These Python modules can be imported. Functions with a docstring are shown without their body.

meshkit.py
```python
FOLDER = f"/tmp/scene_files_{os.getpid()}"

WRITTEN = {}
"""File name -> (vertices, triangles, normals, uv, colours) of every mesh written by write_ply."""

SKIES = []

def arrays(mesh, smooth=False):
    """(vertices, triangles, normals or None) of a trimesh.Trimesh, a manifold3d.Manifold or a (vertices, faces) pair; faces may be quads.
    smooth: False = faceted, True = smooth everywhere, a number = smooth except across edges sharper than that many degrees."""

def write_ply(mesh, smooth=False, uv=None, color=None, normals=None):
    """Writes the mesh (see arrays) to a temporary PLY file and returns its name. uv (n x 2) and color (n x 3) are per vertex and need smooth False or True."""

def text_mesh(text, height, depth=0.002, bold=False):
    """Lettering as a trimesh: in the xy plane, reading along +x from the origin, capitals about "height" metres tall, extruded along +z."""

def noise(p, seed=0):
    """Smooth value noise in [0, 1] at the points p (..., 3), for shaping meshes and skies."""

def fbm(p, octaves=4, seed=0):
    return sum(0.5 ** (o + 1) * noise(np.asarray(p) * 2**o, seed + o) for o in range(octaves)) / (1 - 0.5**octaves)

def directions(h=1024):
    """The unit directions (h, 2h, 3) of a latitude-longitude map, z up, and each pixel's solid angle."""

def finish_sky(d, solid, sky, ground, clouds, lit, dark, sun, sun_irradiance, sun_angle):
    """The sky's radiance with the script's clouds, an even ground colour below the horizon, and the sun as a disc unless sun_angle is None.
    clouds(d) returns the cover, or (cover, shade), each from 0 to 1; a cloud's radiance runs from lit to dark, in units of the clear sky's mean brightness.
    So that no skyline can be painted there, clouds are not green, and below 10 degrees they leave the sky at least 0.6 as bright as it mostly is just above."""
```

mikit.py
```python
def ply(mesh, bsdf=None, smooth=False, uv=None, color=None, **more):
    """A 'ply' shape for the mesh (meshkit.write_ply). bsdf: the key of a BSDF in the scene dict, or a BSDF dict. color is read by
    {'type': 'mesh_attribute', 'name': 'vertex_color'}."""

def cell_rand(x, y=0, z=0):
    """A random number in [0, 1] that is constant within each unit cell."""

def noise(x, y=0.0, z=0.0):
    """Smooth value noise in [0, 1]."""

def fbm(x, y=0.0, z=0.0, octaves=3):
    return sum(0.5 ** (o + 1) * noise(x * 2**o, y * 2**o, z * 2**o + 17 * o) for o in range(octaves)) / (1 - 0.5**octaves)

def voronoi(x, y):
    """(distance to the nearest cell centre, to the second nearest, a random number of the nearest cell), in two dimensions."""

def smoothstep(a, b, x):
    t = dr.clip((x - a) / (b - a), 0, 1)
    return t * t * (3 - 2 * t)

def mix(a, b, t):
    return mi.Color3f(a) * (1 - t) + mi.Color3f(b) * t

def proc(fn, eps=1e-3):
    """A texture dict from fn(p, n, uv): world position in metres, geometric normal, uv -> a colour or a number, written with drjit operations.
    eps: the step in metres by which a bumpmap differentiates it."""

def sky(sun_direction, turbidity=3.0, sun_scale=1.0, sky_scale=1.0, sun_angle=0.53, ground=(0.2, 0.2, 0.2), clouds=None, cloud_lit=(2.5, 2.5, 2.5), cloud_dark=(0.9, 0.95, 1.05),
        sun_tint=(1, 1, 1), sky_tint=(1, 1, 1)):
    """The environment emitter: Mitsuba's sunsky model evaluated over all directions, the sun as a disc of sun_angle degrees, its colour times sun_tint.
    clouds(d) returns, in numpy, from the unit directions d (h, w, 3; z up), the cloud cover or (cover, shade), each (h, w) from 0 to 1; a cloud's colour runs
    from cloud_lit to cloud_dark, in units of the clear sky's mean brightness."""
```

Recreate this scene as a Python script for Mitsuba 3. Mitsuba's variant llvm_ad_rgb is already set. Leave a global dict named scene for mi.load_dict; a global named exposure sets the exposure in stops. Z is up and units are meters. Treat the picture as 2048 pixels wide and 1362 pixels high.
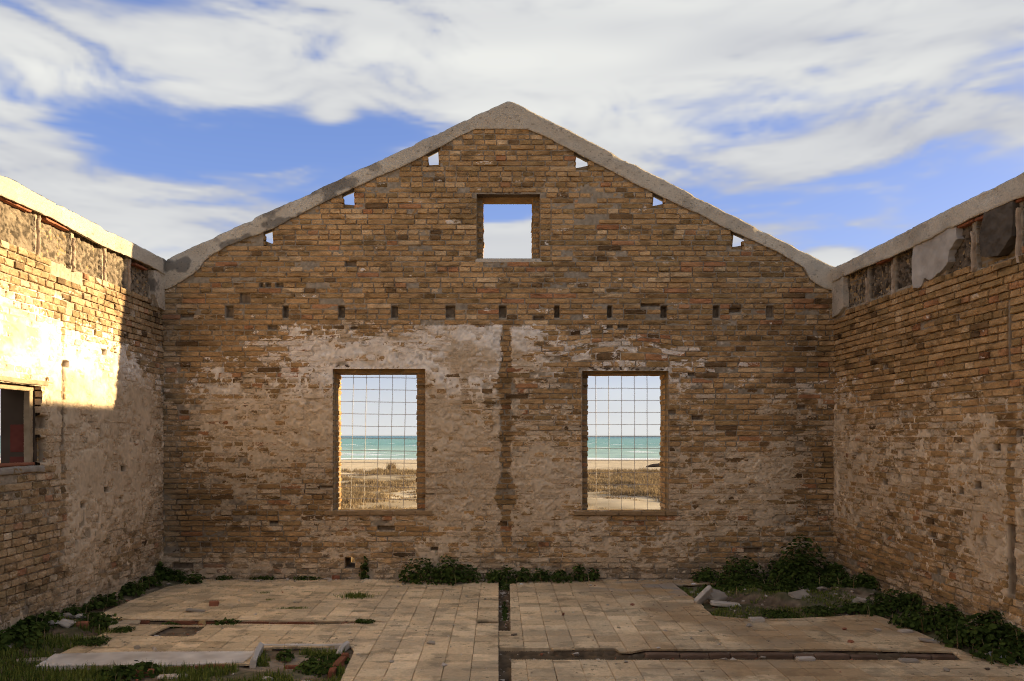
import math, random
import numpy as np, trimesh, manifold3d as m3, drjit as dr, mitsuba as mi, mikit, meshkit
from scipy import ndimage
from shapely.geometry import Polygon, Point, box as sbox
from shapely.ops import unary_union
from mikit import noise as dn, fbm as dfbm, smoothstep as dss, mix as dmix
T = mi.ScalarTransform4f
scene, labels = {}, {}
RNG = np.random.default_rng(7)

# ------------------------------------------------------------------ camera, sky, exposure
F, S, H, ZB, HW = 1700.0, 175.0, 1.634, 1700.0 / 175.0, 3.83   # focal length and wall scale (photo pixels), eye height, distance to the gable wall, half width
VX, VY = 997.0, 872.0                                        # vanishing point in the photo
scene['camera'] = {'type': 'perspective', 'fov': math.degrees(2 * math.atan(1024 / F)), 'fov_axis': 'x',
                   'principal_point_offset_x': (1024 - VX) / 2048, 'principal_point_offset_y': (681 - VY) / 1362,
                   'near_clip': 0.05, 'far_clip': 30000.0,
                   'to_world': T().look_at(origin=[0, -ZB, H], target=[0, 0, H], up=[0, 0, 1])}


def ss(a, b, x):
    t = np.clip((x - a) / (b - a), 0, 1)
    return t * t * (3 - 2 * t)


def sky_dir(px, py):
    v = np.array([(px - VX) / F, 1.0, (VY - py) / F])
    return v / np.linalg.norm(v)


# clear (negative) and cloudy (positive) regions of the sky: direction, angular radii (degrees) across and up, strength
SKY_SPOTS = [((520, 290), 8.5, 2.5, -.66), ((200, 235), 4, 1.3, -.30), ((330, 10), 7, 1.6, -.20), ((1560, 235), 7, 2.6, -.30), ((1500, 385), 7, 1.6, -.30), ((1640, 290), 6, 1.2, .22), ((40, 270), 4, 2.2, .30), ((690, 300), 4, 1.8, -.34),
             ((1890, 375), 5, 3.2, -.36), ((1720, 450), 5, 2.0, -.30), ((1020, 415), 4.5, 1.0, -.7), ((820, 180), 3, 1.5, -.05), ((300, 330), 4, .8, -.3),
             ((400, 185), 5, 1.6, .34), ((660, 235), 1.5, .9, .45), ((190, 75), 8, 1.6, .22), ((250, 400), 9, 2.6, .36), ((950, 120), 9, 4, .12), ((1300, 80), 12, 3.5, .30),
             ((1780, 150), 10, 5, .28), ((1580, 345), 5, .8, .34), ((1780, 415), 2.0, 1.4, .45), ((1650, 516), 1.5, .55, .75), ((1010, 480), 6, 1.6, .45), ((640, 340), 3, .7, .3)]


def clouds(d):
    el = np.arcsin(np.clip(d[..., 2], -1, 1))
    az = np.arctan2(d[..., 0], d[..., 1])
    bias = np.zeros(el.shape)
    for (p, rx, ry, w) in SKY_SPOTS:
        c = sky_dir(*p)
        ce, ca = math.asin(c[2]), math.atan2(c[0], c[1])
        da = np.degrees((az - ca) * np.cos(ce))
        bias += w * np.exp(-(da / rx) ** 2 - ((np.degrees(el - ce) - .12 * da) / ry) ** 2)
    q = np.stack([d[..., 0], d[..., 1], d[..., 2] * 2.2], -1)
    warp = np.stack([meshkit.fbm(q * 3.1, 3, 5), meshkit.fbm(q * 3.1, 3, 11), meshkit.fbm(q * 3.1, 3, 21)], -1) - .5
    r = q + warp * .35
    big = meshkit.fbm(r * np.array([2.2, 2.2, 3.2]), 4, 3)
    k = np.stack([r[..., 0] * .85 - r[..., 2] * .5, r[..., 1] * .7, r[..., 2] * 1.1 + r[..., 0] * .35], -1)
    wisp = meshkit.fbm(k * np.array([5., 5., 19.]), 5, 31)
    fine = meshkit.fbm(q * np.array([16., 16., 44.]) + warp * 9, 4, 41)
    puff = meshkit.fbm(q * np.array([9., 9., 24.]) + warp * 5, 5, 61)
    tiny = meshkit.fbm(k * np.array([30., 30., 75.]) + warp * 14, 4, 71)
    f = .665 + .62 * (big - .5) + .62 * (wisp - .5) + .62 * (puff - .5) + .36 * (fine - .5) + .20 * (tiny - .5) + bias
    veil = .12 * ss(.25, .6, f)
    cover = np.clip(veil + .88 * ss(.38, .80, f), 0, 1)
    cover *= ss(.075, .19, d[..., 2])
    haze = .88 * np.exp(-(np.clip(el, 0, 2) / .105) ** 1.5)
    cover = cover + haze * (1 - cover)
    shade = (1 - haze) * np.clip(.40 + 1.3 * (meshkit.fbm(q * np.array([4., 4., 9.]), 3, 51) - .5) + .55 * (.9 - ss(.5, 1.0, f)), 0, 1)
    return cover, shade


SUN = np.array([1.0, 0.163, 0.2115])
scene['sky'] = mikit.sky(SUN, turbidity=3, sun_scale=1.02, sky_scale=.66, clouds=clouds, cloud_lit=(2.28, 2.30, 2.22), cloud_dark=(1.42, 1.47, 1.62), sun_tint=(1, 1.22, 1.80), sky_tint=(.66, .69, 1.14))
exposure = 3.6

# ------------------------------------------------------------------ helpers
def bx(px): return (px - VX) / S                       # photo column -> x on the gable wall
def bz(py): return H + (VY - py) / S                   # photo row -> height on the gable wall
def su(px): return ZB - F * HW / abs(px - VX)          # photo column -> distance along a side wall from the gable wall
def sv(px, py): return H + (VY - py) * (F * HW / abs(px - VX)) / F
def fl(px, py):                                        # photo pixel -> point on the floor
    z = F * H / (py - VY)
    return np.array([(px - VX) * z / F, z - ZB])


COUNT = {}
def key(base):
    n = COUNT.get(base, -1) + 1
    COUNT[base] = n
    return base if n == 0 else f'{base}_{n:03d}'


def add(name, shape, label=None, category=None, group=None, kind=None):
    k = key(name)
    scene[k] = shape
    d = {a: b for a, b in (('label', label), ('category', category), ('group', group), ('kind', kind)) if b}
    if d:
        labels[k] = d
    return k


def thing(name, label, category, group=None):
    k = key(name)
    labels[k] = {'label': label, 'category': category, **({'group': group} if group else {})}
    return k


def cat(*meshes):
    vs, fs, n = [], [], 0
    for v, f in meshes:
        vs.append(v); fs.append(f + n); n += len(v)
    return np.vstack(vs), np.vstack(fs)


def grid_faces(nu, nv):
    i, j = np.meshgrid(np.arange(nu - 1), np.arange(nv - 1), indexing='ij')
    a = i * nv + j
    return np.stack([a, a + nv, a + nv + 1, a + 1], -1).reshape(-1, 4)


def tri(q): return np.vstack([q[:, [0, 1, 2]], q[:, [0, 2, 3]]])


def loft(rings):
    """rings (M, K, 3), closed around K, with flat ends."""
    M, K = rings.shape[:2]
    i, j = np.meshgrid(np.arange(M - 1), np.arange(K), indexing='ij')
    j2 = (j + 1) % K
    q = np.stack([i * K + j, i * K + j2, (i + 1) * K + j2, (i + 1) * K + j], -1).reshape(-1, 4)
    v = rings.reshape(-1, 3)
    f = [tri(q)]
    for e in (0, M - 1):
        c = len(v)
        v = np.vstack([v, rings[e].mean(0)])
        a, b = e * K + np.arange(K), e * K + (np.arange(K) + 1) % K
        f.append(np.stack([a, b, np.full(K, c)], 1) if e else np.stack([b, a, np.full(K, c)], 1))
    return v, np.vstack(f)


def bsdf_vc(name, bump, rough=None):
    scene[name] = {'type': 'bumpmap', 'arbitrary': mikit.proc(bump), 'scale': 1.0,
                   'bsdf': {'type': 'twosided', 'bsdf': {'type': 'diffuse', 'reflectance': {'type': 'mesh_attribute', 'name': 'vertex_color'}}}}


# ------------------------------------------------------------------ materials
def brick_color(p, n, uv):
    t = uv.x * 97.0
    r1, r2, r3 = dr.abs(t - dr.floor(t)), dr.abs(t * 7.31 - dr.floor(t * 7.31)), dr.abs(t * 31.7 - dr.floor(t * 31.7))
    blotch = dfbm(p.x * 11, p.y * 11, p.z * 16, octaves=3)
    grain = dfbm(p.x * 75, p.y * 75, p.z * 75, octaves=2)
    big = dfbm(p.x * 1.1 + 3, p.y * 1.1, p.z * 1.4, octaves=3)
    c = dmix((.385, .240, .105), (.475, .315, .150), r1)
    c = dr.select(r2 < .035, dmix((.22, .14, .066), (.14, .09, .045), r1), c)
    c = dr.select((r2 > .035) & (r2 < .085), dmix((.43, .235, .11), (.385, .19, .09), r1), c)
    c = dr.select((r2 > .085) & (r2 < .26), dmix((.35, .230, .10), (.31, .205, .092), r1), c)
    c = dr.select(r2 > .94, dmix((.56, .405, .22), (.52, .36, .185), r1), c)
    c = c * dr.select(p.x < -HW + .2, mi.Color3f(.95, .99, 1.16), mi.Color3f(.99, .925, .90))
    soot = dss(.60, .75, dfbm(p.x * 6 + 2, p.y * 6, p.z * 12, octaves=3) + .25 * (r3 - .5))
    c = c * (.62 + .76 * blotch) * (.72 + .56 * grain) * (.66 + .68 * big) * (1 - .42 * soot)
    # smoke and damp stains on the gable wall
    back = dss(-.3, -.1, p.y)
    stain = back * (dr.exp(-dr.square((p.x + 3.2) / .75) - dr.square((p.z - .75) / .55)) * .5 + dr.exp(-dr.square((p.x - .10) / .13) - dr.square((p.z - 1.5) / .9)) * .45
                    + dr.exp(-dr.square((p.x - 3.45) / .35) - dr.square((p.z - 1.6) / 1.5)) * .35 + dr.exp(-dr.square((p.x + 1.6) / 1.2) - dr.square((p.z - 1.0) / .3)) * .25)
    c = c * (1 - stain)
    dirt = 1 - dss(0.0, .40, p.z + (blotch - .5) * .5)
    c = dmix(c, mi.Color3f(.25, .20, .14) * (.6 + .8 * grain), dirt * .75)
    e = uv.y + (r3 - .5) * .46 + (dfbm(p.x * 9 + 40, p.y * 9, p.z * 13, octaves=4) - .5) * 1.5 + (grain - .5) * .4
    film = dss(.47, .62, e)
    chalk = dss(1.95, 2.35, p.z) * dss(.34, .54, big + .3 * (blotch - .5))
    pl = dmix((.47, .345, .215), (.68, .525, .345), blotch) * (.75 + .5 * grain) * (1 - .5 * stain)
    pl = dmix(pl, mi.Color3f(.82, .72, .59) * (.75 + .5 * grain), chalk * .85)
    return dmix(c, pl, film * .84)


def brick_bump(p, n, uv):
    return .006 * dfbm(p.x * 34, p.y * 34, p.z * 40, octaves=3) + .0022 * dn(p.x * 150, p.y * 150, p.z * 150)


scene['brick_material'] = {'type': 'bumpmap', 'arbitrary': mikit.proc(brick_bump, 2e-3), 'scale': 1.0,
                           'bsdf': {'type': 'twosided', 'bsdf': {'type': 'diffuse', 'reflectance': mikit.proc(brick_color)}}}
bsdf_vc('plaster_material', lambda p, n, uv: .005 * dfbm(p.x * 26, p.y * 26, p.z * 26, octaves=3) + .0015 * dn(p.x * 130, p.y * 130, p.z * 130))
bsdf_vc('rubble_fill_material', lambda p, n, uv: .022 * dfbm(p.x * 30, p.y * 30, p.z * 30, octaves=3))
bsdf_vc('soil_material', lambda p, n, uv: .010 * dfbm(p.x * 40, p.y * 40, p.z * 40, octaves=3))


def core_color(p, n, uv):
    # brickwork too far from the view to build: courses as colour only
    v = p.z / .0605
    row = dr.floor(v)
    u = (p.x + p.y) / .27 + .5 * row
    g = dr.minimum(dr.minimum(v - row, 1 - (v - row)) * .22, dr.minimum(u - dr.floor(u), 1 - (u - dr.floor(u))))
    r = mikit.cell_rand(dr.floor(u), row, 5)
    c = dmix((.26, .17, .08), (.44, .29, .14), r) * (.7 + .6 * dfbm(p.x * 20, p.y * 20, p.z * 20))
    return dmix((.26, .21, .15), c, dss(.02, .05, g))


scene['core_material'] = {'type': 'twosided', 'bsdf': {'type': 'diffuse', 'reflectance': mikit.proc(core_color)}}


def concrete_color(p, n, uv):
    a, b, g = dfbm(p.x * 2.6, p.y * 2.6, p.z * 2.6, octaves=4), dfbm(p.x * 9 + 5, p.y * 9, p.z * 9, octaves=4), dfbm(p.x * 80, p.y * 80, p.z * 80, octaves=2)
    c = dmix((.38, .315, .23), (.60, .515, .39), a) * (.8 + .4 * g)
    c = dmix(c, mi.Color3f(.56, .42, .29), dss(.58, .75, b) * .35)
    left = dss(-.8, -2.2, p.x) * dss(-1.0, -.3, p.y) + .25
    c = dmix(c, mi.Color3f(.14, .125, .105), dss(.54, .64, dfbm(p.x * 4.2 + 9, p.y * 4.2, p.z * 4.2 + 3, octaves=4)) * .8 * dr.minimum(left, 1))
    pit = dss(.80, .86, dn(p.x * 42, p.y * 42, p.z * 42))
    return c * (1 - .3 * pit)


def concrete_bump(p, n, uv):
    return .006 * dfbm(p.x * 16, p.y * 16, p.z * 16, octaves=4) - .003 * dss(.80, .88, dn(p.x * 42, p.y * 42, p.z * 42))


scene['concrete_material'] = {'type': 'bumpmap', 'arbitrary': mikit.proc(concrete_bump, 2e-3), 'scale': 1.0, 'bsdf': {'type': 'twosided', 'bsdf': {'type': 'diffuse', 'reflectance': mikit.proc(concrete_color)}}}


def tile_color(p, n, uv):
    t = uv.x * 53.0
    r1, r2 = t - dr.floor(t), t * 9.7 - dr.floor(t * 9.7)
    a, g = dfbm(p.x * 5, p.y * 5, 1.0, octaves=4), dfbm(p.x * 60, p.y * 60, 2.0, octaves=3)
    c = dmix((.545, .395, .222), (.685, .525, .315), r1 * .7 + a * .3) * (.80 + .40 * g) * (.80 + .40 * r2)
    c = c * (1 - .35 * dss(.55, .72, dfbm(p.x * 7 + 3, p.y * 9, 12.0, octaves=5)))
    rust = dss(.2, 1.6, p.x) * dss(.40, .66, dfbm(p.x * 1.9 + 7, p.y * 2.4, 3.0, octaves=6) + .20 * (r2 - .3))
    c = dmix(c, mi.Color3f(.27, .16, .07), rust * .65)
    cem = dss(.52, .56, dfbm(p.x * 4.2, p.y * 8.5, 8.0, octaves=4) + .30 * dr.exp(-dr.square((p.x - 1.85) / .55) - dr.square((p.y + .55) / .35)) - .12)
    c = dmix(c, mi.Color3f(.29, .25, .205), cem * dr.exp(-dr.square((p.x - 1.8) / .9) - dr.square((p.y + .5) / .5)) * .9)
    dust = dss(.48, .66, dfbm(p.x * 2.6 + 11, p.y * 3.4, 4.0, octaves=6) + .14 * (r1 - .5))
    c = dmix(c, mi.Color3f(.30, .23, .145), dust * .45)
    spots = dss(.84, .92, dn(p.x * 26, p.y * 34, 6.0)) * dss(.45, .6, a)
    return c * (1 - .55 * spots)


scene['tile_material'] = {'type': 'bumpmap', 'arbitrary': mikit.proc(lambda p, n, uv: .0012 * dfbm(p.x * 50, p.y * 50, p.z * 50, octaves=3), 2e-3), 'scale': 1.0,
                          'bsdf': {'type': 'twosided', 'bsdf': {'type': 'principled', 'base_color': mikit.proc(tile_color), 'roughness': .62, 'specular': .25}}}


def flat_mat(name, c0, c1, scale=20., bump=.003, bscale=60.):
    scene[name] = {'type': 'bumpmap', 'arbitrary': mikit.proc(lambda p, n, uv: bump * dfbm(p.x * bscale, p.y * bscale, p.z * bscale, octaves=3), 2e-3), 'scale': 1.0,
                   'bsdf': {'type': 'twosided', 'bsdf': {'type': 'diffuse', 'reflectance': mikit.proc(lambda p, n, uv: dmix(c0, c1, dfbm(p.x * scale, p.y * scale, p.z * scale, octaves=4)))}}}


flat_mat('red_brick_material', (.24, .085, .045), (.38, .165, .095))
flat_mat('pale_stone_material', (.38, .32, .25), (.62, .55, .45))
flat_mat('grey_stone_material', (.24, .20, .155), (.44, .38, .30), 14.)
flat_mat('white_slab_material', (.38, .33, .265), (.80, .745, .66), 7., .005, 30.)
flat_mat('white_litter_material', (.72, .72, .70), (.86, .85, .83), 30., .001)
flat_mat('wood_material', (.20, .125, .065), (.36, .25, .15), 12.)
flat_mat('dark_wood_material', (.075, .055, .04), (.16, .12, .085), 10.)
flat_mat('pale_wood_material', (.24, .17, .10), (.46, .35, .22), 16., .008)
flat_mat('red_paint_material', (.12, .032, .022), (.21, .07, .05), 14., .003)
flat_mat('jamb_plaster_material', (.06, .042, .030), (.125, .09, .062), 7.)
flat_mat('wire_material', (.42, .36, .29), (.62, .56, .48), 12., .0003)


def leaf_mat(name, c0, c1, trans=.5):
    scene[name] = {'type': 'principledthin', 'base_color': mikit.proc(lambda p, n, uv: dmix(c0, c1, uv.x) * (.75 + .5 * dn(p.x * 40, p.y * 40, p.z * 40))), 'roughness': .6, 'diff_trans': trans, 'spec_trans': 0.0}


leaf_mat('leaf_material', (.022, .038, .009), (.085, .118, .026), .4)
leaf_mat('grass_material', (.07, .11, .02), (.24, .26, .06), .6)
leaf_mat('dry_material', (.13, .088, .048), (.44, .325, .185), .45)

# ------------------------------------------------------------------ survival map of the plaster, rows from the top, 9 = whole
BACK = np.array([[int(c) for c in r] for r in (
    '00000000000000000000',
    '01146424888422120000',
    '02246777999444331110',
    '14346668786334442111',
    '36657668654223342143',
    '27768778854344442254',
    '17778777885434333234',
    '26667676886666444563',
    '25555566887877546773',
    '15554667878876456763',
    '14444556767763255653',
    '12224633655644265443',
    '22323534754466562233',
    '55555555555544633335')], float) / 9
LEFT = np.array([[int(c) for c in r] for r in (
    '000000011', '000232478', '136888999', '489999966', '499999933', '589999622', '689999222', '578889222', '454579211', '433365222', '877777888')], float) / 9
RIGHT = np.array([[int(c) for c in r] for r in (
    '0000000000', '0000000000', '2100000000', '6422222222', '7544444435', '7555555566', '7665555678', '6655444578', '5433333475', '4322233333', '6555555555')], float) / 9


def sample(g, r, c):
    return ndimage.map_coordinates(g, [np.clip(r, 0, g.shape[0] - 1), np.clip(c, 0, g.shape[1] - 1)], order=1, mode='nearest')


def survive_back(u, v):
    px, py = u * S + VX, VY - (v - H) * S
    c = sample(BACK, (py - 620) / 40, (px - 360) / 67)
    c = c * ss(638, 652, py + 14 * (meshkit.noise(np.stack([u * 5, v * 0, v * 0 + 3], -1)) - .5))
    w = .004 + .05 * meshkit.noise(np.stack([v * 8, u * 0, u * 0], -1)) + .055 * (np.exp(-((py - 775) / 28.) ** 2) + np.exp(-((py - 990) / 30.) ** 2))
    return c - ss(w + .04, w, np.abs(u - .085)) * ss(645, 660, py) * ss(1130, 1080, py) * .9


def survive_left(u, v):
    c = sample(LEFT, (3.0 - v) / .3, u / .4)
    return c - ss(.045, .022, np.abs(u - 2.235 - .012 * np.sin(v * 9))) * ss(2.8, 2.6, v) * .55 * (v > .6)


def survive_right(u, v):
    c = sample(RIGHT, (3.0 - v) / .3, u / .4)
    return c - ss(.06, .03, np.abs(u - 3.36 - .015 * np.sin(v * 8))) * ((v > .35) & (v < 2.4)) * .6


def arch(u, v):                                         # the courses over the two windows bend to flat relieving arches
    return sum(.060 * np.clip(1 - ((u - c) / .62) ** 2, 0, 1) * ss(t + .05, t + .20, v) * ss(t + .52, t + .26, v) for c, t in ((bx(758), bz(737)), (bx(1251), bz(742))))
def place_back(u, v, w): return np.stack([u + 0 * v, -w, v + arch(u, v)], -1)
def place_left(u, v, w): return np.stack([-HW + w, -u, v], -1)
def place_right(u, v, w): return np.stack([HW - w, -u, v], -1)


# ------------------------------------------------------------------ bricks
def brick_template():
    gu, gv = np.meshgrid(np.linspace(-1, 1, 5), np.linspace(-1, 1, 3), indexing='ij')
    front = np.stack([gu.ravel(), gv.ravel()], 1)
    ring = [0, 3, 6, 9, 12, 13, 14, 11, 8, 5, 2, 1]
    per = front[ring]
    f = [tri(grid_faces(5, 3))]
    n0 = 15
    K = len(ring)
    for k in range(K):
        a, b, c, d = ring[k], ring[(k + 1) % K], n0 + (k + 1) % K, n0 + k
        f.append(np.array([[a, d, c], [a, c, b]]))
    for k in range(K):
        a, b, c, d = n0 + k, n0 + (k + 1) % K, n0 + K + (k + 1) % K, n0 + K + k
        f.append(np.array([[a, d, c], [a, c, b]]))
    return front, per, np.vstack(f)


FRONT, PER, BF = brick_template()


def make_bricks(rects, place, survive, seed, depth=.07, recess=None, flip=False):
    """rects (N, 4) u0, u1, v0, v1 -> vertices (N, 39, 3), uv (N, 39, 2)"""
    rng = np.random.default_rng(seed)
    R = np.asarray(rects)
    N = len(R)
    cu, cv, hu, hv = (R[:, 0] + R[:, 1]) / 2, (R[:, 2] + R[:, 3]) / 2, (R[:, 1] - R[:, 0]) / 2, (R[:, 3] - R[:, 2]) / 2
    ch = rng.uniform(.002, .007, N)
    corner = np.abs(FRONT).min(1) > .9
    fu = cu[:, None] + FRONT[:, 0] * (hu - ch)[:, None] + rng.normal(0, .0022, (N, 15)) - np.where(corner, FRONT[:, 0], 0) * rng.uniform(0, .011, (N, 15))
    fv = cv[:, None] + FRONT[:, 1] * (hv - ch * .8)[:, None] + rng.normal(0, .0018, (N, 15)) - np.where(corner, FRONT[:, 1], 0) * rng.uniform(0, .005, (N, 15))
    w0 = rng.normal(0, .0042, N) - (rng.random(N) < .06) * rng.uniform(.006, .02, N)
    if recess is not None:
        w0 -= recess(cu, cv)
    fw = w0[:, None] + rng.normal(0, .0022, (N, 15)) + rng.normal(0, .0025, (N, 1)) * FRONT[:, 0] + rng.normal(0, .002, (N, 1)) * FRONT[:, 1]
    pu = cu[:, None] + PER[:, 0] * hu[:, None] + rng.normal(0, .0015, (N, 12))
    pv = cv[:, None] + PER[:, 1] * hv[:, None] + rng.normal(0, .0012, (N, 12))
    pw = w0[:, None] - ch[:, None] * 1.1 + rng.normal(0, .0015, (N, 12))
    bu, bv, bw = pu, pv, np.full((N, 12), -depth)
    P = place(np.hstack([fu, pu, bu]), np.hstack([fv, pv, bv]), np.hstack([fw, pw, bw]))
    tone = np.repeat(rng.random(N)[:, None], 39, 1)
    sur = survive(np.hstack([fu, pu, bu]), np.hstack([fv, pv, bv]))
    return P, np.stack([tone, sur], -1)


def lay_courses(umin, umax, vmax, holes, seed, top=None, pitch=.0605, mode=None, wave=.5):
    """Courses of bricks between umin and umax: irregular stretchers and headers, cut at the holes and under the line top(u)."""
    rng = np.random.default_rng(seed)
    out = []
    for j in range(int(vmax / pitch) + 1):
        v0, v1 = j * pitch + .006 + rng.normal(0, .0008), (j + 1) * pitch - .006 + rng.normal(0, .0008)
        spans = [(umin, umax)]
        if top is not None:
            uu = np.linspace(umin, umax, 1500)
            ok = top(uu) > v1 - .012
            e = np.flatnonzero(np.diff(np.r_[0, ok.astype(int), 0]))
            spans = [(uu[a], uu[b - 1]) for a, b in zip(e[::2], e[1::2]) if uu[b - 1] - uu[a] > .04]
        for (a, b, c, d) in holes:
            if c < v1 - .012 and d > v0 + .012:
                nxt = []
                for (s, t) in spans:
                    if b <= s or a >= t:
                        nxt.append((s, t)); continue
                    if a - s > .03: nxt.append((s, a))
                    if t - b > .03: nxt.append((b, t))
                spans = nxt
        kind = rng.random()
        for (s, t) in spans:
            x = s - (rng.uniform(0, .12) if s == umin else 0)
            pa, pb, pc = mode or (.85, .45, .06)
            first = True
            while x < t - .02:
                L = (.265 if rng.random() < (pa if kind < .40 else pb if kind < .7 else pc) else .128) + rng.normal(0, .007)
                if first and s != umin and rng.random() < .5:
                    L = .128
                first = False
                y = x + L
                if t - y < .055: y = t
                a, b = max(x, s) + .0065, min(y, t) - .0065
                if b - a > .02:
                    dv = wave * .007 * (meshkit.noise(np.array([(a + b) * .45, v0 * .6, seed * 1.7])) - .5)
                    out.append((a, b, v0 + dv + rng.normal(0, .0007), v1 + dv + rng.normal(0, .0007)))
                x = y
    return out


def emit_bricks(wall, P, UV, order, n_parts=300):
    """The n_parts bricks that show largest as parts, the others as one stuff part."""
    main, rest = order[:n_parts], order[n_parts:]
    for i in main:
        add(f'{wall}__brick', mikit.ply((P[i], BF), 'brick_material', uv=UV[i]))
    if len(rest):
        f = (BF[None] + (np.arange(len(rest)) * 39)[:, None, None]).reshape(-1, 3)
        add(f'{wall}__brickwork', mikit.ply((P[rest].reshape(-1, 3), f), 'brick_material', uv=UV[rest].reshape(-1, 2)), kind='stuff')


DEEP_BACK = [(bx(362), bz(1030), .10, .27), (bx(640), bz(985), .22, .07), (bx(866), bz(985), .12, .05), (bx(1172), bz(925), .05, .16), (bx(1650), bz(700), .07, .35), (bx(1655), bz(950), .06, .5)]
def deep_back(u, v): return chase(u, v) + .024 * np.clip(sum(np.exp(-(np.abs((u - a) / c) ** 4) - np.abs((v - b) / d) ** 4) for a, b, c, d in DEEP_BACK), 0, 1)
def deep_left(u, v): return .012 * ss(2.2, 2.5, u) * ss(1.05, .9, v) * ss(.2, .35, v) + .009 * ss(2.5, 2.7, v)
def deep_right(u, v): return .012 * ss(1.9, 2.2, v) + .012 * np.exp(-((u - 1.2) / .7) ** 2 - ((v - .25) / .16) ** 2)
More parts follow.
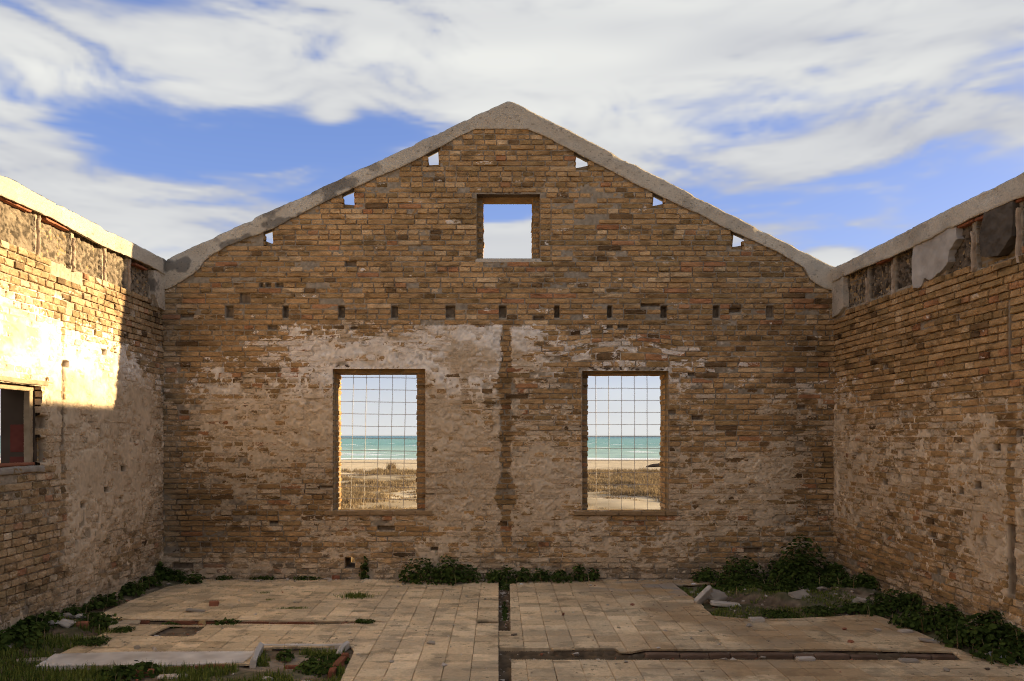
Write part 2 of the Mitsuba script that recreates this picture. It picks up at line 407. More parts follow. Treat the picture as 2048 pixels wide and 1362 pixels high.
# ------------------------------------------------------------------ plaster and mortar skin of a wall
def skin(wall, nu0, nu1, nv1, step, place, survive, cut, deep, seed, top=None, niches=None, flip=False, recess=None):
    u, v = np.arange(nu0, nu1 + step, step), np.arange(-.06, nv1 + step, step)
    U, V = np.meshgrid(u, v, indexing='ij')
    P3 = np.stack([U, V, np.full_like(U, seed * 3.3)], -1)
    n1, n2, n3 = meshkit.fbm(P3 * np.array([9, 13, 1]), 5, seed), meshkit.fbm(P3 * 40, 2, seed + 9), meshkit.fbm(P3 * np.array([2.4, 2.4, 1]), 4, seed + 19)
    c = survive(U, V)
    e = c + (n1 - .5) * 1.2 + (n2 - .5) * .3
    pl = ss(.50, .60, e)
    w = -.0112 + .006 * (n2 - .5) - .012 * ss(.52, .72, n3) * (1 - ss(.1, .4, c)) + pl * (.0078 + .004 * (n1 - .45)) + .0130 * ss(.80, 1.0, e) - (0 if recess is None else recess(U, V))
    mortar = np.array([.31, .247, .172]) * (1.25 if wall == 'side_wall' else 1.0) * (.65 + .7 * n2)[..., None] * (.75 + .5 * n3)[..., None]
    pale = (np.array([.50, .372, .235]) + np.array([.22, .185, .135]) * (ss(.25, .75, n3) * .6 + ss(.3, .7, n1) * .4)[..., None]) * (.80 + .4 * n2)[..., None]
    lime = ss(.30, .50, e) * (1 - pl) * .55
    white = (ss(1.9, 2.35, V) * ss(.34, .54, n3 + .3 * (n1 - .5)))[..., None] * .85
    pale = pale * (1 - white) + np.array([.82, .72, .59]) * (.75 + .5 * n2)[..., None] * white
    col = mortar * (1 - pl - lime)[..., None] + pale * (pl + lime)[..., None]
    dirt = (1 - ss(.0, .40, V + (n1 - .5) * .6))[..., None] * .7
    col = col * (1 - dirt) + np.array([.27, .215, .155]) * (.5 + n2)[..., None] * dirt
    scar = ss(.66, .72, meshkit.noise(P3 * np.array([17, 17, 1]) + 5)) * pl * ss(.5, .62, n3)
    w -= scar * .008
    col *= (1 - .45 * scar)[..., None]
    if wall == 'gable_wall':
        stain = .5 * np.exp(-((U + 3.2) / .75) ** 2 - ((V - .75) / .55) ** 2) + .35 * np.exp(-((U - 3.45) / .35) ** 2 - ((V - 1.6) / 1.5) ** 2) + .3 * np.exp(-((U + 1.6) / 1.2) ** 2 - ((V - 1.0) / .3) ** 2)
        col *= (1 - stain * (.6 + .5 * n1))[..., None]
    rough = np.zeros(U.shape, int) - 1
    for k, (a, b, lo, hi, dpt) in enumerate(niches or ()):
        jag = .05 * (n1 - .5)
        ins = (U > a + jag * .5) & (U < b + jag * .5) & (V > lo + jag) & (V < hi + .06)
        r1 = meshkit.fbm(P3 * 18 + 3, 4, seed + 29)
        w = np.where(ins, -dpt + .055 * (r1 - .5) + .02 * (n2 - .5), w)
        cc = (np.array([.24, .185, .125]) if wall == 'side_wall' else np.array([.16, .12, .08])) * (.45 + 1.1 * r1 ** 1.2)[..., None] * (.6 + .8 * n2)[..., None]
        cc = cc * (1 - .6 * ss(.50, .40, meshkit.fbm(P3 * 34 + 3, 3, seed + 31))[..., None])
        col = np.where(ins[..., None], cc, col)
        rough[ins] = k
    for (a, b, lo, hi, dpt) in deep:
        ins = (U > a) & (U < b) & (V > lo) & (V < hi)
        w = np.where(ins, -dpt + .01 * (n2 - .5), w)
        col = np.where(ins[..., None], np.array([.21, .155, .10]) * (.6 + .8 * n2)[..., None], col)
    X = place(U, V, w)
    q = grid_faces(len(u), len(v))
    if flip:
        q = q[:, ::-1]
    fu, fv = U.ravel()[q].mean(1), V.ravel()[q].mean(1)
    keep = np.ones(len(q), bool)
    for (a, b, lo, hi) in cut:
        keep &= ~((fu > a) & (fu < b) & (fv > lo) & (fv < hi))
    if top is not None:
        keep &= fv < top(fu) + .03
    q = q[keep]
    own = rough.ravel()[q].max(1)
    vx, vc = X.reshape(-1, 3), np.clip(col.reshape(-1, 3), .01, .9)

    def emit(sel, name, mat, **kw):
        f = tri(sel)
        used, inv = np.unique(f, return_inverse=True)
        if len(f):
            add(name, mikit.ply((vx[used], inv.reshape(f.shape)), mat, smooth=True, color=vc[used]), **kw)
    emit(q[own < 0], f'{wall}__plaster', 'plaster_material')
    for k in range(len(niches or ())):
        emit(q[own == k], f'{wall}__joist_pocket', 'rubble_fill_material')


def prism(poly_uv, y0, y1):
    """A polygon in (x, z) extruded along y."""
    m = m3.Manifold.extrude(m3.CrossSection([np.asarray(poly_uv, float)], m3.FillRule.NonZero), y1 - y0)
    return m.transform(np.array([[1, 0, 0, 0], [0, 0, -1, y1], [0, 1, 0, 0]], float))


def cbox(x0, x1, y0, y1, z0, z1):
    return m3.Manifold.cube([x1 - x0, y1 - y0, z1 - z0]).translate([x0, y0, z0])


# ------------------------------------------------------------------ GABLE WALL
gable = thing('gable_wall', 'tall gabled brick wall with peeling plaster and two barred windows facing the sea', 'wall')
TOPX = np.array([bx(p) for p in (300, 327, 1019, 1667, 1700)])
TOPV = np.array([bz(p) for p in (522, 522, 200, 535, 535)])
LOW = [(300, 580), (335, 578), (367, 560), (400, 538), (410, 520), (455, 492), (543, 459), (620, 418), (703, 379), (766, 350), (838, 317), (877, 296), (917, 275), (950, 258), (1055, 259), (1075, 267), (1103, 279), (1163, 311),
       (1218, 339), (1274, 370), (1353, 408), (1397, 428), (1450, 457), (1506, 480), (1560, 507), (1606, 535), (1620, 560), (1645, 577), (1667, 580), (1700, 582)]
LOWX, LOWV = np.array([bx(p) for p, q in LOW]), np.array([bz(q) for p, q in LOW])
top_line = lambda u: np.interp(u, TOPX, TOPV)
low_line = lambda u: np.interp(u, LOWX, LOWV)
TB = .45                                                # wall thickness
WINS = [(bx(666), bx(850), bz(1021), bz(737)), (bx(1164), bx(1338), bz(1022), bz(742)), (bx(954), bx(1080), bz(517), bz(387))]
OUTER = [(WINS[0][0] + .005, -.946, WINS[0][2] - .02, 2.364), (1.033, WINS[1][1] - .012, WINS[1][2] - .02, 2.352), (-.186, .402, WINS[2][2] - .01, 4.405)]
GAPS = [(bx(857), bx(876), bz(334), bz(300)), (bx(688), bx(707), bz(414), bz(376)), (bx(531), bx(545), bz(490), bz(450)),
        (bx(1153), bx(1175), bz(338), bz(305)), (bx(1306), bx(1326), bz(414), bz(385)), (bx(1466), bx(1484), bz(497), bz(468))]
VENT = (bx(690), bx(709), bz(1136), bz(1114))
POCKETS = [(bx(x) - w / 2, bx(x) + w / 2, bz(634), bz(611), d) for x, w, d in
           ((458, .09, .075), (571, .06, .085), (683, .07, .085), (789, .07, .075), (901, .10, .075), (1006, .08, .075), (1114, .05, .11), (1220, .055, .11), (1328, .065, .11), (1433, .075, .10), (1540, .08, .06))]
MISSING = [(bx(a), bx(b), bz(c), bz(d), .05) for a, b, d, c in
           ((519, 525, 566, 573), (531, 541, 566, 573), (551, 566, 566, 573), (361, 386, 627, 634), (1066, 1089, 632, 641), (480, 500, 586, 606), (536, 553, 651, 658), (1488, 1524, 1098, 1107),
            (1376, 1390, 745, 751), (1384, 1406, 832, 839), (1214, 1226, 650, 656), (1236, 1256, 650, 657), (1460, 1482, 617, 624), (690, 712, 522, 532), (1596, 1612, 812, 818), (862, 876, 1094, 1101),
            (755, 790, 1052, 1060), (1282, 1320, 606, 611), (700, 716, 655, 662), (540, 556, 1040, 1047), (1336, 1352, 820, 828), (842, 868, 986, 990), (640, 665, 972, 976), (345, 384, 1124, 1137))]
core = prism([(-HW - .35, -.3), (HW + .35, -.3), (HW + .35, bz(560)), (HW, bz(560)), *[(x, z + .02) for x, z in zip(LOWX[::-1], LOWV[::-1]) if abs(x) < HW - .02], (-HW, bz(560)), (-HW - .35, bz(560))], .06, TB)
cuts = []
for (a, b, lo, hi), (oa, ob, olo, ohi) in zip(WINS, OUTER):
    cuts += [cbox(a, b, -.1, .16, lo, hi), cbox(oa, ob, .0, TB + .1, olo, ohi)]
for (a, b, lo, hi) in GAPS:
    fl_, k_ = (a + b) / 2 * .055, (-1 if a < 0 else 1)
    grng = np.random.default_rng(int(abs(a) * 1000))
    j1, j2, j3 = grng.uniform(-.012, .018, 3)
    g = m3.Manifold.hull_points(np.array([(x + (fl_ + (.02 if x == b else -.02)) * (y > 0) + k_ * (.022 if t else -.016) + (j3 if x == a else j1), y, z + (j2 if x == a else -j2) + (0 if t else .02 * (x == (a if a < 0 else b))))
                                          for x in (a, b) for y, z, t in ((-.1, lo, 0), (-.1, hi + .1, 1), (TB + .1, lo + .13, 0), (TB + .1, hi + .45, 1))], float))
    cuts.append(g)
cuts.append(cbox(VENT[0], VENT[1], -.1, TB + .1, VENT[2], VENT[3]))
for (a, b, lo, hi, d) in POCKETS:
    cuts.append(cbox(a - .01, b + .01, -.1, d + .03, lo - .01, hi + .01))
for c in cuts:
    core = core - c
add(f'{gable}__masonry', mikit.ply(core, 'core_material'))

GAPW = [(a - .025, b + .025, lo - .008, hi + .05) for a, b, lo, hi in GAPS]
holes = [*WINS, *GAPS, VENT, *[p[:4] for p in POCKETS], *[p[:4] for p in MISSING]]
holes += [(w[0] - .03, w[1] + .03, w[3] - .02, w[3] + .055) for w in WINS[:2]] + [(bx(945), bx(1092), bz(390), bz(384))]
rects = lay_courses(-HW - .02, HW + .02, 5.3, holes, 3, top=low_line)
chase = lambda u, v: .016 * ss(.07, .04, np.abs(u - .085)) * ss(2.9, 2.6, v) * ss(.95, 1.2, v)
P, UV = make_bricks(rects, place_back, survive_back, 4, recess=chase)
R = np.array(rects)
seen = (R[:, 1] - R[:, 0]) * np.clip(1.2 - survive_back(R[:, :2].mean(1), R[:, 2:].mean(1)) * 1.6, .05, 1)
emit_bricks(gable, P, UV, np.argsort(-seen))
skin(gable, -HW - .02, HW + .02, 5.25, .0115, place_back, survive_back, [*WINS, *GAPW, VENT], POCKETS + MISSING, 2, top=low_line, recess=deep_back)


def tube_rect(name, mat, x0, x1, y0, y1, z0, z1, seg=.05, amp=.004, seed=1, axis=0, **kw):
    """A bar of rectangular section with worn, uneven faces, running along an axis (0 = x, 1 = y, 2 = z)."""
    lo, hi = np.array([x0, y0, z0], float), np.array([x1, y1, z1], float)
    n = max(2, int((hi[axis] - lo[axis]) / seg) + 1)
    o = [a for a in range(3) if a != axis]
    A, B = hi[o[0]] - lo[o[0]], hi[o[1]] - lo[o[1]]
    ch = min(.006, A * .2, B * .2)
    ring = np.array([(ch, 0), (A / 2, 0), (A - ch, 0), (A, ch), (A, B / 2), (A, B - ch), (A - ch, B), (A / 2, B), (ch, B), (0, B - ch), (0, B / 2), (0, ch)])
    if axis == 1:
        ring = ring[::-1]
    r = np.zeros((n, len(ring), 3))
    r[..., axis] = np.linspace(lo[axis], hi[axis], n)[:, None]
    r[..., o[0]] = lo[o[0]] + ring[:, 0]
    r[..., o[1]] = lo[o[1]] + ring[:, 1]
    r += amp * 2 * (np.stack([meshkit.fbm(r * 14 + 7 * k, 3, seed + k) for k in range(3)], -1) - .5)
    return add(name, mikit.ply(loft(r), mat, smooth=40), **kw)


# timber in the lintel recesses, sills, jamb bricks, hanging lintel bricks
for k, ((a, b, lo, hi), (oa, ob, olo, ohi)) in enumerate(zip(WINS, OUTER)):
    if k < 2:
        tube_rect(f'{gable}__lintel', 'dark_wood_material', a - .028, b + .028, .012, .16, hi + .003, hi + .05, amp=.004, seed=30 + k)
        tube_rect(f'{gable}__lintel', 'wood_material', oa - .06, ob + .06, .164, TB - .01, ohi, ohi + .07, amp=.008, seed=40 + k)
        x = a - .10
        rng = np.random.default_rng(50 + k)
        while x < b + .05:
            L = .262 + rng.normal(0, .006)
            e = min(x + L, b + .09)
            tube_rect(f'{gable}__sill_brick', 'brick_sill_material', x + .004, e - .004, -.022, .17, lo - .052, lo - .002, amp=.004, seed=60 + k)
            x += L
    else:
        tube_rect(f'{gable}__lintel', 'dark_wood_material', a - .045, b + .06, .014, .165, hi - .002, hi + .03, amp=.003, seed=33)
        tube_rect(f'{gable}__window_sill', 'concrete_material', a - .02, b + .02, .004, TB - .02, lo - .045, lo - .002, amp=.004, seed=34)
        for i in range(4):
            w = (ob - oa + .02) / 4
            tube_rect(f'{gable}__lintel_brick', 'brick_sill_material', oa - .01 + i * w + .005, oa - .01 + (i + 1) * w - .005, .17, TB - .03, ohi + .004 * (i % 2), ohi + .06, amp=.006, seed=70 + i)


def sill_color(p, n, uv):
    g = dfbm(p.x * 14, p.y * 30, p.z * 14, octaves=4)
    return dmix((.20, .125, .06), (.42, .275, .145), g)


scene['brick_sill_material'] = {'type': 'bumpmap', 'arbitrary': mikit.proc(brick_bump, 2e-3), 'scale': 1.0, 'bsdf': {'type': 'twosided', 'bsdf': {'type': 'diffuse', 'reflectance': mikit.proc(sill_color)}}}


def jamb(x, face, lo, hi, y0, y1, seed):
    """Brick courses showing in a window jamb; face = +1 looks towards +x."""
    rng = np.random.default_rng(seed)
    rr, j = [], int(lo / .0605)
    while (j + 1) * .0605 < hi + .03:
        v0, v1 = max(j * .0605 + .007, lo + .004), min((j + 1) * .0605 - .007, hi - .002)
        y = y0
        while y < y1 - .03 and v1 - v0 > .015:
            L = (.262 if rng.random() < .4 else .128)
            e = y + L if y1 - (y + L) > .05 else y1
            rr.append((y + .006, e - .006, v0, v1))
            y = e
        j += 1
    pl = (lambda u, v, w: np.stack([x + face * (w + .006), u, v], -1))
    P, UV = make_bricks(rr, pl, lambda u, v: np.zeros_like(u) - .1, seed, depth=.05)
    f = BF if face < 0 else BF[:, ::-1]
    for i in range(len(rr)):
        add(f'{gable}__jamb_brick', mikit.ply((P[i], f), 'brick_material', uv=UV[i]))


for k, ((a, b, lo, hi), (oa, ob, olo, ohi)) in enumerate(zip(WINS, OUTER)):
    jamb(oa, 1, olo + .02, ohi, .165, TB + .004, 80 + k)
    jamb(ob, -1, olo + .02, ohi, .165, TB + .004, 90 + k)
    # the outer leaf as it shows inside the rebate
    for s, (p, q) in enumerate(((a, oa), (oa, oa), (ob, b))):
        if q - p > .03:
            rr, j = [], int(lo / .0605)
            while (j + 1) * .0605 < hi:
                if j * .0605 + .006 > lo:
                    rr.append((p + .004, q - .002, j * .0605 + .007, (j + 1) * .0605 - .007))
                j += 1
            P, UV = make_bricks(rr, lambda u, v, w: np.stack([u, .155 - w, v], -1), lambda u, v: np.zeros_like(u) - .1, 95 + k, depth=.03)
            for i in range(len(rr)):
                add(f'{gable}__jamb_brick', mikit.ply((P[i], BF), 'brick_material', uv=UV[i]))


# coping: two lofted concrete slopes meeting at the ridge, following the uneven underside
def coping(us, topf, lowf, place, back, seed, proud=.022, over=.03):
    rings = []
    for u in us:
        t, l = topf(u), lowf(u)
        fr = [(l + (t - l) * k, proud) for k in (0, .12, .3, .5, .7, .88)]
        sec = [*fr, (t - .012, proud - .004), (t, proud - .02), *[(t + .004, -back * k) for k in (.2, .4, .6, .8)], (t, -back - over + .02), (t - .014, -back - over), (l + .15, -back - over), (l + .13, -back - over + .01), (l + .065, -back * .5), (l, proud - .012)]
        rings.append([place(np.array(u), np.array(a), np.array(b)) for a, b in sec])
    r = np.array(rings)
    chip = ss(.62, .70, meshkit.fbm(r * 6 + 31, 3, seed + 40))[..., None] * .016
    r = r - chip * (r - r.mean(1, keepdims=True)) / np.linalg.norm(r - r.mean(1, keepdims=True), axis=-1, keepdims=True)
    r = r + .024 * (np.stack([meshkit.fbm(r * 7 + 9 * k, 4, seed + k) for k in range(3)], -1) - .5) + .008 * (np.stack([meshkit.fbm(r * 40 + 9 * k, 2, seed + 5 + k) for k in range(3)], -1) - .5)
    return loft(r)


uu = np.r_[np.linspace(-HW - .33, bx(1012), 170), np.linspace(bx(1014), bx(1024), 5), np.linspace(bx(1027), HW + .33, 165)]
soft_top = lambda u: float(np.mean([np.interp(u + d, TOPX, TOPV) for d in (-.04, -.02, 0, .02, .04)]))
add(f'{gable}__coping', mikit.ply(coping(uu, soft_top, lambda u: float(low_line(u)) - .004, place_back, TB, 11), 'concrete_material', smooth=50))

# ------------------------------------------------------------------ SIDE WALLS
LU = 4.6                                                # bricks are built this far from the gable wall; beyond lies outside the view
left = thing('side_wall', 'sunlit left brick wall with smooth plaster patches and a small framed window', 'wall')
right = thing('side_wall', 'shaded right brick wall with dark joist pockets below its concrete coping', 'wall')
LWIN = (2.60, 3.75, 1.385, 2.055)
LTOP, RTOP, TL = 3.645, 3.552, .34
l_niche = [(.30, .84, 3.14, 3.44, .055), (.915, 1.395, 3.14, 3.46, .045), (1.465, 2.00, 3.15, 3.47, .05), (2.07, 2.585, 3.15, 3.47, .055), (2.655, 3.3, 3.16, 3.47, .045), (3.38, 3.95, 3.16, 3.47, .045), (4.02, 4.58, 3.16, 3.47, .045)]
r_niche = [(.30, .83, 3.055, 3.37, .06), (.885, 1.41, 3.05, 3.37, .055), (1.47, 1.86, 3.05, 3.37, .05), (2.40, 2.80, 3.02, 3.38, .05), (2.87, 3.4, 2.98, 3.38, .09), (3.47, 4.05, 3.0, 3.38, .05)]
for wall, niche, win, place, surv, topv, flip, seed in ((left, l_niche, [LWIN], place_left, survive_left, LTOP, True, 14), (right, r_niche, [], place_right, survive_right, RTOP, False, 24)):
    rng = np.random.default_rng(seed + 77)
    lost = []
    for _ in range(16 if wall == right else 7):
        a, j = rng.uniform(.2, 4.3), rng.integers(5, 44)
        lost.append((a, a + rng.uniform(.06, .13), j * .0605 + .006, (j + 1) * .0605 - .004, .045))
    if wall == right:
        lost += [(3.31, 3.41, .45, .98, .035), (3.30, 3.35, 2.20, 2.62, .03)]
    else:
        lost += [(2.215, 2.255, 1.95, 2.26, .02), (2.215, 2.25, 1.55, 1.90, .016), (2.50, 2.60, 1.70, 1.80, .05), (2.52, 2.60, 1.42, 1.62, .06)]
    low = min(n[2] for n in niche)
    block = [(-.1, .31, low - .02, 4)] + [(a - .08, b + .08, lo + .012, 4) for a, b, lo, hi, d in niche] + [(1.85, 2.42, 3.03, 4)]
    rects = lay_courses(-.02, LU, 3.5, [*win, *[p[:4] for p in lost], *block], seed, pitch=.063 if wall == left else .0605, mode=(.12, .05, .02) if wall == left else (.62, .35, .06))
    P, UV = make_bricks(rects, place, surv, seed + 1)
    if wall == left:
        B_ = BF
    R = np.array(rects)
    cu = R[:, :2].mean(1)
    vis = (cu < 3.45)
    size = (R[:, 1] - R[:, 0]) / (ZB - cu) ** 2 * np.clip(1.2 - surv(cu, R[:, 2:].mean(1)) * 1.6, .05, 1) * vis
    keepBF = BF
    if wall == left:
        BF = BF[:, ::-1]
    emit_bricks(wall, P, UV, np.argsort(-size))
    BF = keepBF
    skin(wall, -.03, LU, 3.52, .0105, place, surv, win, lost, seed + 2, niches=niche, flip=not flip, recess=deep_left if wall == left else deep_right)
    sgn = -1 if wall == left else 1
    x0, x1 = sorted((sgn * (HW + .06), sgn * (HW + TL)))
    body = cbox(x0, x1, -12.5, -.002, -.3, topv - .1)
    xa, xb = sorted((sgn * (HW + .008), sgn * (HW + .07)))
    body2 = cbox(xa, xb, -12.5, -LU, -.3, topv - .1)
    if wall == left:
        body = body - cbox(-5, -3, -LWIN[1], -LWIN[0] + .04, LWIN[2], LWIN[3])
    add(f'{wall}__masonry', mikit.ply(body + body2, 'core_material'))
    for k, (a, b, lo, hi, d) in enumerate(niche[:-1]):              # plaster ribs between the joist pockets
        r0 = b - .005
        r1 = niche[k + 1][0] + .005
        if r1 - r0 > .3: continue
        n = 24
        zz = np.linspace(lo - .05 + rng.uniform(-.03, .03), topv - .17 - (rng.uniform(.05, .16) if rng.random() < .35 else 0), n)
        rw = rng.uniform(.6, 1.1)
        rg = np.zeros((n, 8, 3))
        for i, z in enumerate(zz):
            m_, h_ = (r0 + r1) / 2 + .006 * math.sin(i * .5 + k * 2), (r1 - r0) / 2 * rw * (.22 + .5 * meshkit.noise(np.array([i * .4, k * 3., 0])))
            for q_, (du, dw) in enumerate(((-1, -.05), (-1, -.01), (-.5, .004), (0, .008), (.5, .006), (1, -.008), (1, -.05), (0, -.06))):
                rg[i, q_] = place(np.array(m_ + du * h_), np.array(z), np.array(dw))
        rg += .006 * (rng.random(rg.shape) - .5)
        add(f'{wall}__pocket_rib', mikit.ply(loft(rg), 'rib_material', smooth=50))
    us = np.linspace(-.0, 12.4, 330)
    lowf = (lambda u: 3.475 + .012 * math.sin(u * 3.1)) if wall == left else (lambda u: 3.385 + .01 * math.sin(u * 2.7) - .01 * u / 3)
    topf = (lambda u: LTOP + .012 * math.exp(-u)) if wall == left else (lambda u: RTOP - .004 * math.sin(u * 2))
    add(f'{wall}__coping', mikit.ply(coping(us, topf, lowf, place, TL, 17 if wall == left else 19, proud=.03), 'concrete_material', smooth=50))
flat_mat('rib_material', (.28, .19, .12), (.56, .43, .30), 22., .006, 40.)


# concrete corner blocks under the copings, the plaster smear on the right wall, red tile strips under the coping
def patch(name, mat, place, poly_pts, thick, seed, amp=.01):
    """An uneven plaster or concrete patch on a wall: outline in wall coordinates."""
    pg = Polygon(poly_pts).buffer(0)
    pg = pg.segmentize(.02)
    xy = np.array(pg.exterior.coords)[:-1]
    xy = xy + amp * 2 * (np.stack([meshkit.fbm(np.c_[xy * 9, xy[:, :1] * 0 + k], 3, seed + k) for k in (0, 1)], -1) - .5)
    pg = Polygon(xy).buffer(0)
    pg = max(getattr(pg, 'geoms', [pg]), key=lambda g: g.area)
    m = trimesh.creation.extrude_polygon(pg, thick + .05, engine='earcut')
    m = trimesh.Trimesh(*trimesh.remesh.subdivide_to_size(m.vertices, m.faces, .04))
    m.merge_vertices()
    v = np.array(m.vertices)
    v[:, 2] -= .05
    v[:, 2] += (v[:, 2] > 0) * .012 * (meshkit.fbm(v * 12, 3, seed + 3) - .5)
    m2 = trimesh.Trimesh(place(v[:, 0], v[:, 1], v[:, 2]), m.faces, process=False)
    add(name, mikit.ply(m2, mat, smooth=40))


patch(f'{left}__corner_block', 'concrete_material', place_left, [(-.02, 3.06), (.16, 3.08), (.29, 3.2), (.31, 3.47), (-.02, 3.5)], .018, 3)
patch(f'{right}__corner_block', 'concrete_material', place_right, [(-.02, 2.99), (.16, 3.0), (.31, 3.07), (.30, 3.40), (-.02, 3.40)], .018, 4)
patch(f'{right}__plaster_patch', 'grey_plaster_material', place_right, [(1.87, 3.0), (1.88, 3.39), (2.62, 3.39), (2.66, 3.27), (2.52, 3.20), (2.50, 3.10), (2.36, 3.05), (2.2, 3.02), (2.1, 3.06), (2.0, 2.98)], .014, 5, .03)
patch(f'{right}__hanging_slab', 'dark_plaster_material', place_right, [(3.0, 3.05), (2.98, 3.2), (3.07, 3.38), (3.42, 3.38), (3.42, 3.12), (3.25, 3.0)], .028, 6, .02)
flat_mat('grey_plaster_material', (.26, .22, .175), (.60, .53, .44), 9., .008, 30.)
flat_mat('dark_plaster_material', (.050, .040, .031), (.15, .12, .09), 16., .03, 22.)
for wall, place, spots in ((left, place_left, ((2.14, 2.52, 3.462), (2.75, 3.2, 3.466), (.45, .75, 3.44))), (right, place_right, ((2.50, 2.85, 3.365), (2.88, 3.5, 3.36), (1.1, 1.4, 3.37)))):
    for a, b, z in spots:
        p = np.array([place(np.array(u), np.array(0.), np.array(w)) for u, w in ((a, .004), (b, .004), (a, -.06), (b, -.06))])
        lo, hi = p.min(0), p.max(0)
        tube_rect(f'{wall}__roof_tile', 'red_brick_material', lo[0], hi[0], lo[1], hi[1], z, z + .022, amp=.004, seed=5, axis=1)

# left window: plastered jamb with red painted squares, worn timber frame, sill
xw = -HW
add(f'{left}__window_jamb', mikit.ply(cbox(xw - TL + .004, xw - .055, -LWIN[0] - .0, -LWIN[0] + .04, LWIN[2], LWIN[3]), 'jamb_plaster_material'))
for z0, z1, d in ((1.50, 1.73, 0.), (1.39, 1.46, .004)):
    tube_rect(f'{left}__painted_square', 'red_paint_material', xw - .255 - d, xw - .125, -LWIN[0] - .004, -LWIN[0] + .002, z0, z1, amp=.002, seed=3)
tube_rect(f'{left}__window_frame', 'pale_wood_material', xw - .115, xw - .062, -LWIN[0] - .055, -LWIN[0] - .004, LWIN[2] + .01, LWIN[3] - .012, axis=2, amp=.006, seed=8)
tube_rect(f'{left}__window_frame', 'pale_wood_material', xw - .112, xw - .06, -LWIN[1], -LWIN[0] + .0, LWIN[3] - .05, LWIN[3] - .006, axis=1, amp=.006, seed=9)
tube_rect(f'{left}__lintel', 'pale_wood_material', xw - .11, xw + .012, -LWIN[1] - .05, -LWIN[0] + .10, LWIN[3] + .0, LWIN[3] + .04, axis=1, amp=.006, seed=10)
tube_rect(f'{left}__window_sill', 'grey_stone_material', xw - .18, xw + .006, -LWIN[1] - .02, -LWIN[0] + .03, LWIN[2] - .05, LWIN[2] + .002, axis=1, amp=.016, seed=12)
tube_rect(f'{left}__sill_brick', 'red_brick_material', xw - .16, xw - .04, -LWIN[1], -LWIN[0] - .02, LWIN[2] + .004, LWIN[2] + .03, axis=1, amp=.006, seed=13)


# ------------------------------------------------------------------ wire grids in the two windows
def wire(points, r=.0032):
    p = np.asarray(points, float)
    t = np.gradient(p, axis=0)
    t /= np.linalg.norm(t, axis=1, keepdims=True)
    a = np.cross(t, [0, 1, 0.]); a /= np.linalg.norm(a, axis=1, keepdims=True)
    b = np.cross(t, a)
    ang = np.arange(6) * math.pi / 3
    return loft(p[:, None] + r * (np.cos(ang)[None, :, None] * a[:, None] + np.sin(ang)[None, :, None] * b[:, None]))


for k, (cols, rows, lean) in enumerate((((707, 733, 759.3, 785.3, 812), (754.5, 778.5, 803, 827.3, 851.7, 876, 900.6, 924.6, 949, 972.8, 997), -.022), ((1191.5, 1217.4, 1242.8, 1268.3, 1294), (776.5, 800.7, 825, 849, 873.3, 897.3, 921.3, 945.5, 969.5, 994), .003))):
    g = thing('wire_grid', ('rusty welded wire grid across the left-hand window opening', 'rusty welded wire grid across the right-hand window opening')[k], 'wire grid')
    (oa, ob, olo, ohi) = OUTER[k]
    rng = np.random.default_rng(k + 5)
    yw, sc = .36, F / (ZB + .36)
    for c in cols:
        z = np.linspace(olo - .01, ohi + .02, 9)
        x = (c - VX) / sc + lean * (2.3 - z) + rng.normal(0, .0006, 9)
        add(f'{g}__upright_wire', mikit.ply(wire(np.c_[x, yw + rng.normal(0, .002, 9), z]), 'wire_material', smooth=True))
    for r_ in rows:
        x = np.linspace(oa - .02, ob + .02, 9)
        add(f'{g}__cross_wire', mikit.ply(wire(np.c_[x, yw - .006 + rng.normal(0, .002, 9), H + (VY - r_) / sc - .012 * (x - oa) / (ob - oa) * (k == 0) + rng.normal(0, .0006, 9)]), 'wire_material', smooth=True))

# ------------------------------------------------------------------ FLOOR
def px_poly(pts): return Polygon([tuple(fl(*p)) for p in pts]).buffer(0)


TS = .195
chan = [px_poly([(998, 1160), (1019, 1160), (1021, 1262), (999, 1262)]), px_poly([(955, 1241), (1000, 1241), (1000, 1247), (955, 1247)]),
        px_poly([(999, 1295), (1100, 1295), (1106, 1297), (1230, 1296), (1238, 1303), (1262, 1304), (1290, 1298), (1560, 1299), (1700, 1298), (1905, 1303), (1925, 1320), (1022, 1319), (1023, 1420), (1001, 1420)]),
        px_poly([(200, 1237), (330, 1238), (560, 1241), (790, 1242), (740, 1245), (640, 1249), (480, 1247), (395, 1250), (200, 1247)])]
bare = [px_poly([(293, 1272), (340, 1251), (412, 1251), (386, 1272)]),
        px_poly([(1352, 1171), (1440, 1166), (1480, 1159), (1800, 1159), (2300, 1200), (2300, 1325), (1950, 1312), (1885, 1285), (1795, 1245), (1745, 1228), (1600, 1236), (1500, 1238), (1425, 1231), (1400, 1205)]),
        px_poly([(-500, 1420), (-500, 1230), (180, 1190), (300, 1158), (395, 1160), (330, 1175), (250, 1205), (195, 1230), (230, 1245), (215, 1262), (110, 1312), (75, 1333), (500, 1328), (522, 1296), (700, 1291), (708, 1302), (690, 1340), (655, 1420)])]
floor_cut = unary_union([*chan, *bare])
bare_u, chan_u = unary_union(bare), unary_union(chan)
fx, fy = np.arange(-HW - .02, HW + .03, .02), np.arange(-5.2, .03, .02)
X, Y = np.meshgrid(fx, fy, indexing='ij')
import shapely
d_bare = shapely.distance(shapely.points(X, Y), floor_cut.boundary)
inb, inc = shapely.contains_xy(bare_u, X, Y), shapely.contains_xy(chan_u, X, Y)
P3 = np.stack([X, Y, X * 0], -1)
n1, n2, n3 = meshkit.fbm(P3 * 5, 4, 61), meshkit.fbm(P3 * 28, 3, 62), meshkit.fbm(P3 * 2.1, 3, 63)
wallside = ss(3.0, 3.7, np.abs(X)) * .06
